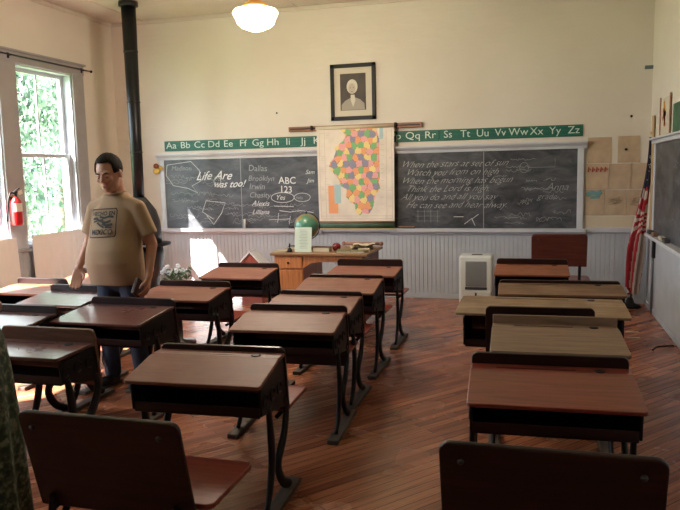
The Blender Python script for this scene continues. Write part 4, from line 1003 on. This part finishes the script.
def hand(bm, wrist, dirv, palmn, thumb_side, curl=.35, sc_=1.0):
    """palm + five fingers; dirv finger direction, palmn palm normal, thumb_side lateral direction"""
    d = Vector(dirv).normalized(); pn = Vector(palmn); pn = (pn-d*pn.dot(d)).normalized(); ts = Vector(thumb_side); ts = (ts-d*ts.dot(d)-pn*ts.dot(pn)).normalized()
    w0 = Vector(wrist)
    for k in range(4):
        s = (k-1.5)*.020*sc_
        capsule(bm, w0+d*.01*sc_+ts*s*.6, w0+d*.085*sc_-ts*(-s), .016*sc_, .0125*sc_, 10)
    for k, ln in enumerate((.068, .082, .088, .078)):
        s = (k-1.5)*.0215*sc_*-1 if False else (1.5-k)*-.0215*sc_
        p = w0+d*.088*sc_+ts*s*1.05; a = 0; dd = d.copy(); r_ = .0095*sc_
        ln *= sc_
        for seg, fr in enumerate((.45, .32, .26)):
            a = curl*(.7+seg*.5+.12*k)
            dd = (dd*math.cos(a)+pn*math.sin(a)).normalized(); q = p+dd*ln*fr
            capsule(bm, p, q, r_, r_*.92, 10); p = q; r_ *= .92
    p = w0+d*.03*sc_+ts*.026*sc_; q = p+(d*.7+ts*.6+pn*.35).normalized()*.042*sc_; capsule(bm, p, q, .014*sc_, .011*sc_, 10)
    r2 = q+(d*.9+ts*.1+pn*.5).normalized()*.034*sc_; capsule(bm, q, r2, .011*sc_, .009*sc_, 10)
M_skin = mat('skin', (.46, .23, .155), .5, sub=.12, noise_amt=.06, noise_scale=20)
M_hair = mat('dark_hair', (.014, .009, .007), .85, spec=.15, bump=.6, bump_scale=90, noise_amt=.4, noise_scale=60, stretch=(1, 1, .25))
M_lip = mat('lip', (.33, .11, .09), .5)

def head_parts(bm, HM, s=1.0):
    """skull, jaw, nose, ears in head space (face towards -y), origin at head centre"""
    h = bmesh.new()
    ball(h, (0, .015, .035), .092*s, (.84, 1.06, 1.0), n=24); ball(h, (0, -.015, -.02), .074*s, (.92, 1.02, 1.25), n=24)
    ball(h, (0, -.045, -.085), .040*s, (1.05, .95, .75), n=18); ball(h, (0, -.01, -.07), .058*s, (1.02, 1.1, .8), n=18)
    ball(h, (0, -.078, .028), .030, (1.9, .5, .45), n=14)
    capsule(h, (0, -.086, .018), (0, -.105, -.022), .009, .0125); ball(h, (.011, -.092, -.026), .009); ball(h, (-.011, -.092, -.026), .009)
    for q in (-1, 1):
        ball(h, (q*.036, -.070, -.018), .024, (1, .7, .9)); ball(h, (q*.080, .012, -.005), .028, (.32, .75, 1.15), n=14)
    ball(h, (0, -.085, -.055), .016, (1.5, .7, .5)); ball(h, (0, -.082, -.067), .014, (1.4, .7, .5))
    h.transform(HM); addmesh(bm, h)
def face_bits(t, HM):
    for q in (-1, 1):
        b = B(); ball(b, (q*.031, -.078, .004), .0118, (1, .7, .45), n=14); b.transform(HM); e = obj('eye', b, mat('eye_white', (.30, .26, .24), .5), t)
        b = B(); ball(b, (q*.031, -.0868, .001), .0055, (1, .35, 1), n=10); b.transform(HM); obj('iris', b, M_black, e)
        b = B(); ball(b, (q*.031, -.0785, .0055), .0138, (1.08, .82, .62), n=14); b.transform(HM); obj('eyelid', b, M_skin, t)
        b = B(); tube(b, [(q*.014, -.094, .026), (q*.032, -.092, .031), (q*.050, -.080, .027)], [.003, .0045, .002], n=6, flat=(1, 1)); b.transform(HM); obj('eyebrow', b, M_hair, t)
    b = B(); ball(b, (0, -.0955, -.057), .012, (1.6, .35, .28)); ball(b, (0, -.094, -.065), .012, (1.4, .35, .34)); b.transform(HM); obj('lips', b, M_lip, t)
def hair_cap(t, HM, long_=False):
    h = bmesh.new(); bmesh.ops.create_uvsphere(h, u_segments=40, v_segments=26, radius=.100)
    for v in h.verts:
        v.co = Vector((v.co.x*.86, v.co.y*1.07+.016, v.co.z*1.02+.040))
        nz = noise.noise(v.co*40)*.003; v.co += v.co.normalized()*nz
    rm = []
    for f in h.faces:
        c = f.calc_center_median()
        line = .074+.6*(-c.y-.02) if c.y < -.02 else (.052-1.05*(c.y+.02))
        line = max(line, -.055)
        if abs(c.x) > .06 and c.y < .0 and c.y > -.04: line = .01
        if c.z < line: rm.append(f)
    bmesh.ops.delete(h, geom=rm, context='FACES')
    r = bmesh.ops.solidify(h, geom=h.faces[:], thickness=.010)
    for f in h.faces: f.smooth = True
    h.transform(HM); return obj('hair', h, M_hair, t)

# --- standing person, tan T-shirt and jeans
t = thing('person', 'person with short dark hair, tan printed T-shirt and jeans, looking down between the desks', 'person', (-3.03, 4.58, 0), R(-2))
HM = Matrix.Translation((-.0, -.055, 1.618)) @ Euler((R(15), R(-3), R(6))).to_matrix().to_4x4() @ Matrix.Scale(1.1, 4)
bm = B()
head_parts(bm, HM)
capsule(bm, (0, .02, 1.42), (-.0, .0, 1.57), .072, .066)
loft(bm, [(0, .01, .86, .15, .10), (0, 0, .98, .155, .125), (0, 0, 1.12, .15, .12), (0, .01, 1.28, .165, .11), (0, .015, 1.40, .16, .09), (0, .015, 1.46, .07, .06)])
SH = ((-.182, .01, 1.365), (.182, .01, 1.365)); EL = ((-.27, .03, 1.11), (.262, .05, 1.09)); WR = ((-.305, -.07, .925), (.285, -.05, .865))
for k in (0, 1):
    capsule(bm, SH[k], EL[k], .054, .043); capsule(bm, EL[k], WR[k], .042, .027)
hand(bm, WR[0], (.02, -.35, -.9), (.3, -.9, .1), (.8, .3, 0), .22, 1.05)
hand(bm, WR[1], (-.05, -.25, -.95), (-.9, -.2, 0), (-.2, -.95, 0), .45, 1.05)
HP = ((-.09, .01, .86), (.09, .01, .86)); KN = ((-.115, -.02, .47), (.115, .0, .47)); AN = ((-.13, .03, .09), (.13, .04, .09))
for k in (0, 1):
    capsule(bm, HP[k], KN[k], .085, .055); capsule(bm, KN[k], AN[k], .055, .038)
    capsule(bm, (AN[k][0], AN[k][1], .06), (AN[k][0]*1.15, AN[k][1]-.14, .035), .035, .03)
remesh(bm, .0058, 'body', [M_skin], t)
face_bits(t, HM); hair_cap(t, HM)
M_shirt = mat('tan_cotton', (.36, .245, .155), .85, noise_amt=.05, noise_scale=5, bump=.35, bump_scale=9, spec=.2)
bm = B()
loft(bm, [(-.015, 0, .80, .205, .150), (-.018, -.005, .87, .212, .168), (-.018, -.022, .97, .215, .180), (-.015, -.022, 1.06, .207, .172), (-.01, -.008, 1.16, .196, .150), (0, .005, 1.27, .192, .13), (0, .012, 1.34, .185, .112), (0, .015, 1.39, .165, .098), (0, .018, 1.43, .135, .088), (0, .02, 1.465, .102, .080), (0, .018, 1.488, .082, .074)])
for k in (0, 1):
    s = -1 if k == 0 else 1
    e = Vector(SH[k]).lerp(Vector(EL[k]), .74)
    capsule(bm, (s*.12, .015, 1.372), SH[k], .078, .064, 18); tube(bm, [SH[k], e], [.064, .076], n=18)
# sagging folds
for z, a in ((.955, .006), (1.20, .005)):
    tube(bm, [(-.17+.34*i/10, -.145-.03*math.sin(3.14*i/10)+(.012 if z > 1.1 else 0), z+.02*math.sin(i*.9)) for i in range(11)], a, n=6)
shirt = remesh(bm, .008, 't_shirt', [M_shirt], t, it=8)
b = B(); n = 30
ring = [(.078*math.cos(6.283*i/n), .012-.003+.070*math.sin(6.283*i/n)-.012*(1 if math.sin(6.283*i/n) < 0 else 0), 1.488-.022*max(0, -math.sin(6.283*i/n))) for i in range(n+1)]
tube(b, ring, .007, n=8, cap=False); obj('collar', b, M_shirt, shirt)
# chest print projected on the shirt
bvh = BVHTree.FromPolygons([v.co for v in shirt.data.vertices], [tuple(p.vertices) for p in shirt.data.polygons])
pb = B(); y = 0
IM = ontowall(0, 0, 0)
text_bm(pb, 'HECHO EN', .044, Matrix.Translation((0, 0, .055)) @ IM, align='CENTER', offset=.0014)
text_bm(pb, 'MEXICO', .054, Matrix.Translation((0, 0, -.092)) @ IM, align='CENTER', offset=.0018)
def fr(x0, x1, z0, z1, r, wd):
    p = rrect(x0, x1, z0, z1, r); p.append(p[0]); ribbon(pb, [(q.x, q.z) for q in smooth_path([(a, 0, c) for a, c in p], 3)], 0, wd)
fr(-.125, .125, -.115, .105, .022, .008)
for pts, wd in (([(-.10, .030), (-.06, .035), (-.03, .015), (.01, .02)], .020), ([(-.03, .045), (.02, .035), (.06, .045), (.10, .04)], .016), ([(-.02, .012), (.03, -.002), (.08, .012)], .016), ([(.0, -.008), (.04, -.025), (.095, -.018)], .018), ([(.03, -.038), (.09, -.042)], .013), ([(-.05, .0), (-.02, -.02), (.02, -.04)], .014), ([(-.09, .005), (-.05, .015)], .012)):
    ribbon(pb, pts, 0, wd)
bmesh.ops.triangulate(pb, faces=pb.faces[:])
for _ in range(2): bmesh.ops.subdivide_edges(pb, edges=[e for e in pb.edges if e.calc_length() > .014], cuts=1)
bmesh.ops.triangulate(pb, faces=pb.faces[:])
PR = Matrix.Rotation(R(-3), 4, 'Y')
for v in pb.verts:
    q = PR @ v.co
    o_ = Vector((q.x*.92-.030, -1, q.z*.92+1.268)); hit = bvh.ray_cast(o_, Vector((0, 1, 0)))
    v.co = hit[0]+Vector((0, -.007, 0)) if hit[0] else Vector((o_.x, -.13, o_.z))
obj('chest_print', pb, mat('print_black', (.02, .017, .015), .8), shirt, fix=False)
# jeans
bm = B()
loft(bm, [(0, .005, .80, .150, .118), (0, .005, .87, .155, .122), (0, .0, .93, .158, .126)])
ball(bm, (0, .02, .84), .15, (1.08, .82, .75), n=24)
for k in (0, 1):
    capsule(bm, HP[k], KN[k], .098, .070, 18); capsule(bm, KN[k], (AN[k][0], AN[k][1], .10), .072, .062, 18)
jeans = remesh(bm, .009, 'jeans', [mat('denim', (.025, .04, .075), .8, noise_amt=.3, noise_scale=14, bump=.3, bump_scale=20)], t)
b = B(); tube(b, [(.158*math.cos(6.283*i/28)*1.02, .0+.126*math.sin(6.283*i/28)*1.03, .905) for i in range(29)], .014, n=8, flat=(.4, 1), cap=False); obj('belt', b, M_black, t)
for k in (0, 1):
    b = bmesh.new(); x_, y_, _ = AN[k]
    capsule(b, (x_, y_+.02, .045), (x_*1.12, y_-.15, .040), .042, .040, 16); ball(b, (x_, y_+.01, .07), .045)
    bmesh.ops.bisect_plane(b, geom=b.verts[:]+b.edges[:]+b.faces[:], plane_co=(0, 0, .003), plane_no=(0, 0, 1), clear_inner=True)
    sh = obj('shoe', b, mat('shoe_black', (.02, .02, .022), .45), t)
    b = B(); box(b, (x_*1.07, y_-.065, .011), (.085, .27, .020), bevel=.009); obj('sole', b, mat('shoe_sole', (.06, .055, .05), .6), sh)
# dark wallet-like case held by the thigh
b = B(); box(b, (0, 0, 0), (.030, .085, .13), bevel=.008)
o = obj('leather_case', b, mat('case_leather', (.06, .028, .022), .45)); tag(o, 'dark brown leather case held in the left hand of the person in the tan shirt', 'case')
o.matrix_world = Matrix.Translation((-3.03, 4.58, 0)) @ Matrix.Rotation(R(-2), 4, 'Z') @ Matrix.Translation((.225, -.11, .79)) @ Matrix.Rotation(R(-35), 4, 'X')

# --- person in the green dress at the left edge
t = thing('person', 'person in a long dark green patterned dress, mostly cut off at the left edge', 'person', (-2.41, 2.36, 0), R(150))
bm = B(); HM = Matrix.Translation((0, -.01, 1.53)) @ Matrix.Scale(.98, 4)
head_parts(bm, HM); capsule(bm, (0, .015, 1.34), (0, 0, 1.45), .048, .048)
loft(bm, [(0, .01, .82, .15, .10), (0, 0, .98, .12, .09), (0, 0, 1.18, .14, .10), (0, .01, 1.30, .14, .08), (0, .015, 1.36, .06, .05)])
for s in (-1, 1):
    capsule(bm, (s*.165, .01, 1.29), (s*.20, .03, 1.04), .042, .034); capsule(bm, (s*.20, .03, 1.04), (s*.10, -.17, 1.06), .034, .023)
    hand(bm, (s*.10, -.17, 1.06), (-s*.9, -.25, 0), (0, .9, -.3), (0, 0, 1), .3, .92)
    capsule(bm, (s*.08, .01, .82), (s*.09, 0, .45), .075, .05); capsule(bm, (s*.09, 0, .45), (s*.09, .03, .08), .05, .033)
    capsule(bm, (s*.09, .03, .05), (s*.10, -.12, .03), .03, .027)
remesh(bm, .0065, 'body', [M_skin], t); face_bits(t, HM); h_ = hair_cap(t, HM)
b = B(); loft(b, [(0, .05, 1.28, .085, .05), (0, .06, 1.40, .10, .055), (0, .05, 1.54, .092, .07), (0, .03, 1.62, .06, .06)]); remesh(b, .01, 'long_hair', [M_hair], t)
def dress_mat():
    m = bpy.data.materials.new('green_print_dress'); m.use_nodes = True; N = m.node_tree.nodes; L = m.node_tree.links; b = N['Principled BSDF']; b.inputs['Roughness'].default_value = .8
    tc = N.new('ShaderNodeTexCoord'); vo = N.new('ShaderNodeTexNoise'); vo.inputs['Scale'].default_value = 38; vo.inputs['Detail'].default_value = 3; L.new(tc.outputs['Object'], vo.inputs['Vector'])
    r = N.new('ShaderNodeValToRGB'); e = r.color_ramp.elements; e[0].position = .42; e[0].color = (.018, .030, .016, 1); e[1].position = .66; e[1].color = (.17, .17, .11, 1); e.new(.52).color = (.045, .065, .035, 1)
    L.new(vo.outputs['Fac'], r.inputs[0]); L.new(r.outputs[0], b.inputs['Base Color']); return m
b = B(); n = 90; rings = []
prof = [(.05, .31), (.2, .305), (.4, .295), (.6, .283), (.8, .265), (.92, .245), (1.02, .205), (1.10, .175), (1.2, .18), (1.28, .17), (1.33, .13), (1.37, .075)]
for z, r_ in prof:
    k = max(0, 1-z/1.05)
    rings.append([b.verts.new(((r_+.018*k*math.sin(11*6.283*j/n)+.010*k*math.sin(17*6.283*j/n+2))*math.cos(6.283*j/n), (r_*.85+.018*k*math.sin(11*6.283*j/n))*math.sin(6.283*j/n), z)) for j in range(n)])
for i in range(len(rings)-1):
    for j in range(n):
        f = b.faces.new((rings[i][j], rings[i][(j+1) % n], rings[i+1][(j+1) % n], rings[i+1][j])); f.smooth = True
b.faces.new(rings[-1])
for s in (-1, 1): tube(b, [(s*.14, .01, 1.30), (s*.18, .02, 1.18), (s*.195, .03, 1.05), (s*.185, -.02, 1.03), (s*.12, -.14, 1.055)], [.06, .056, .050, .047, .036], n=14)
obj('dress', b, dress_mat(), t, fix=False)
for s in (-1, 1): b = B(); box(b, (s*.095, -.045, .02), (.085, .24, .035), bevel=.015); obj('shoe', b, M_black, t)
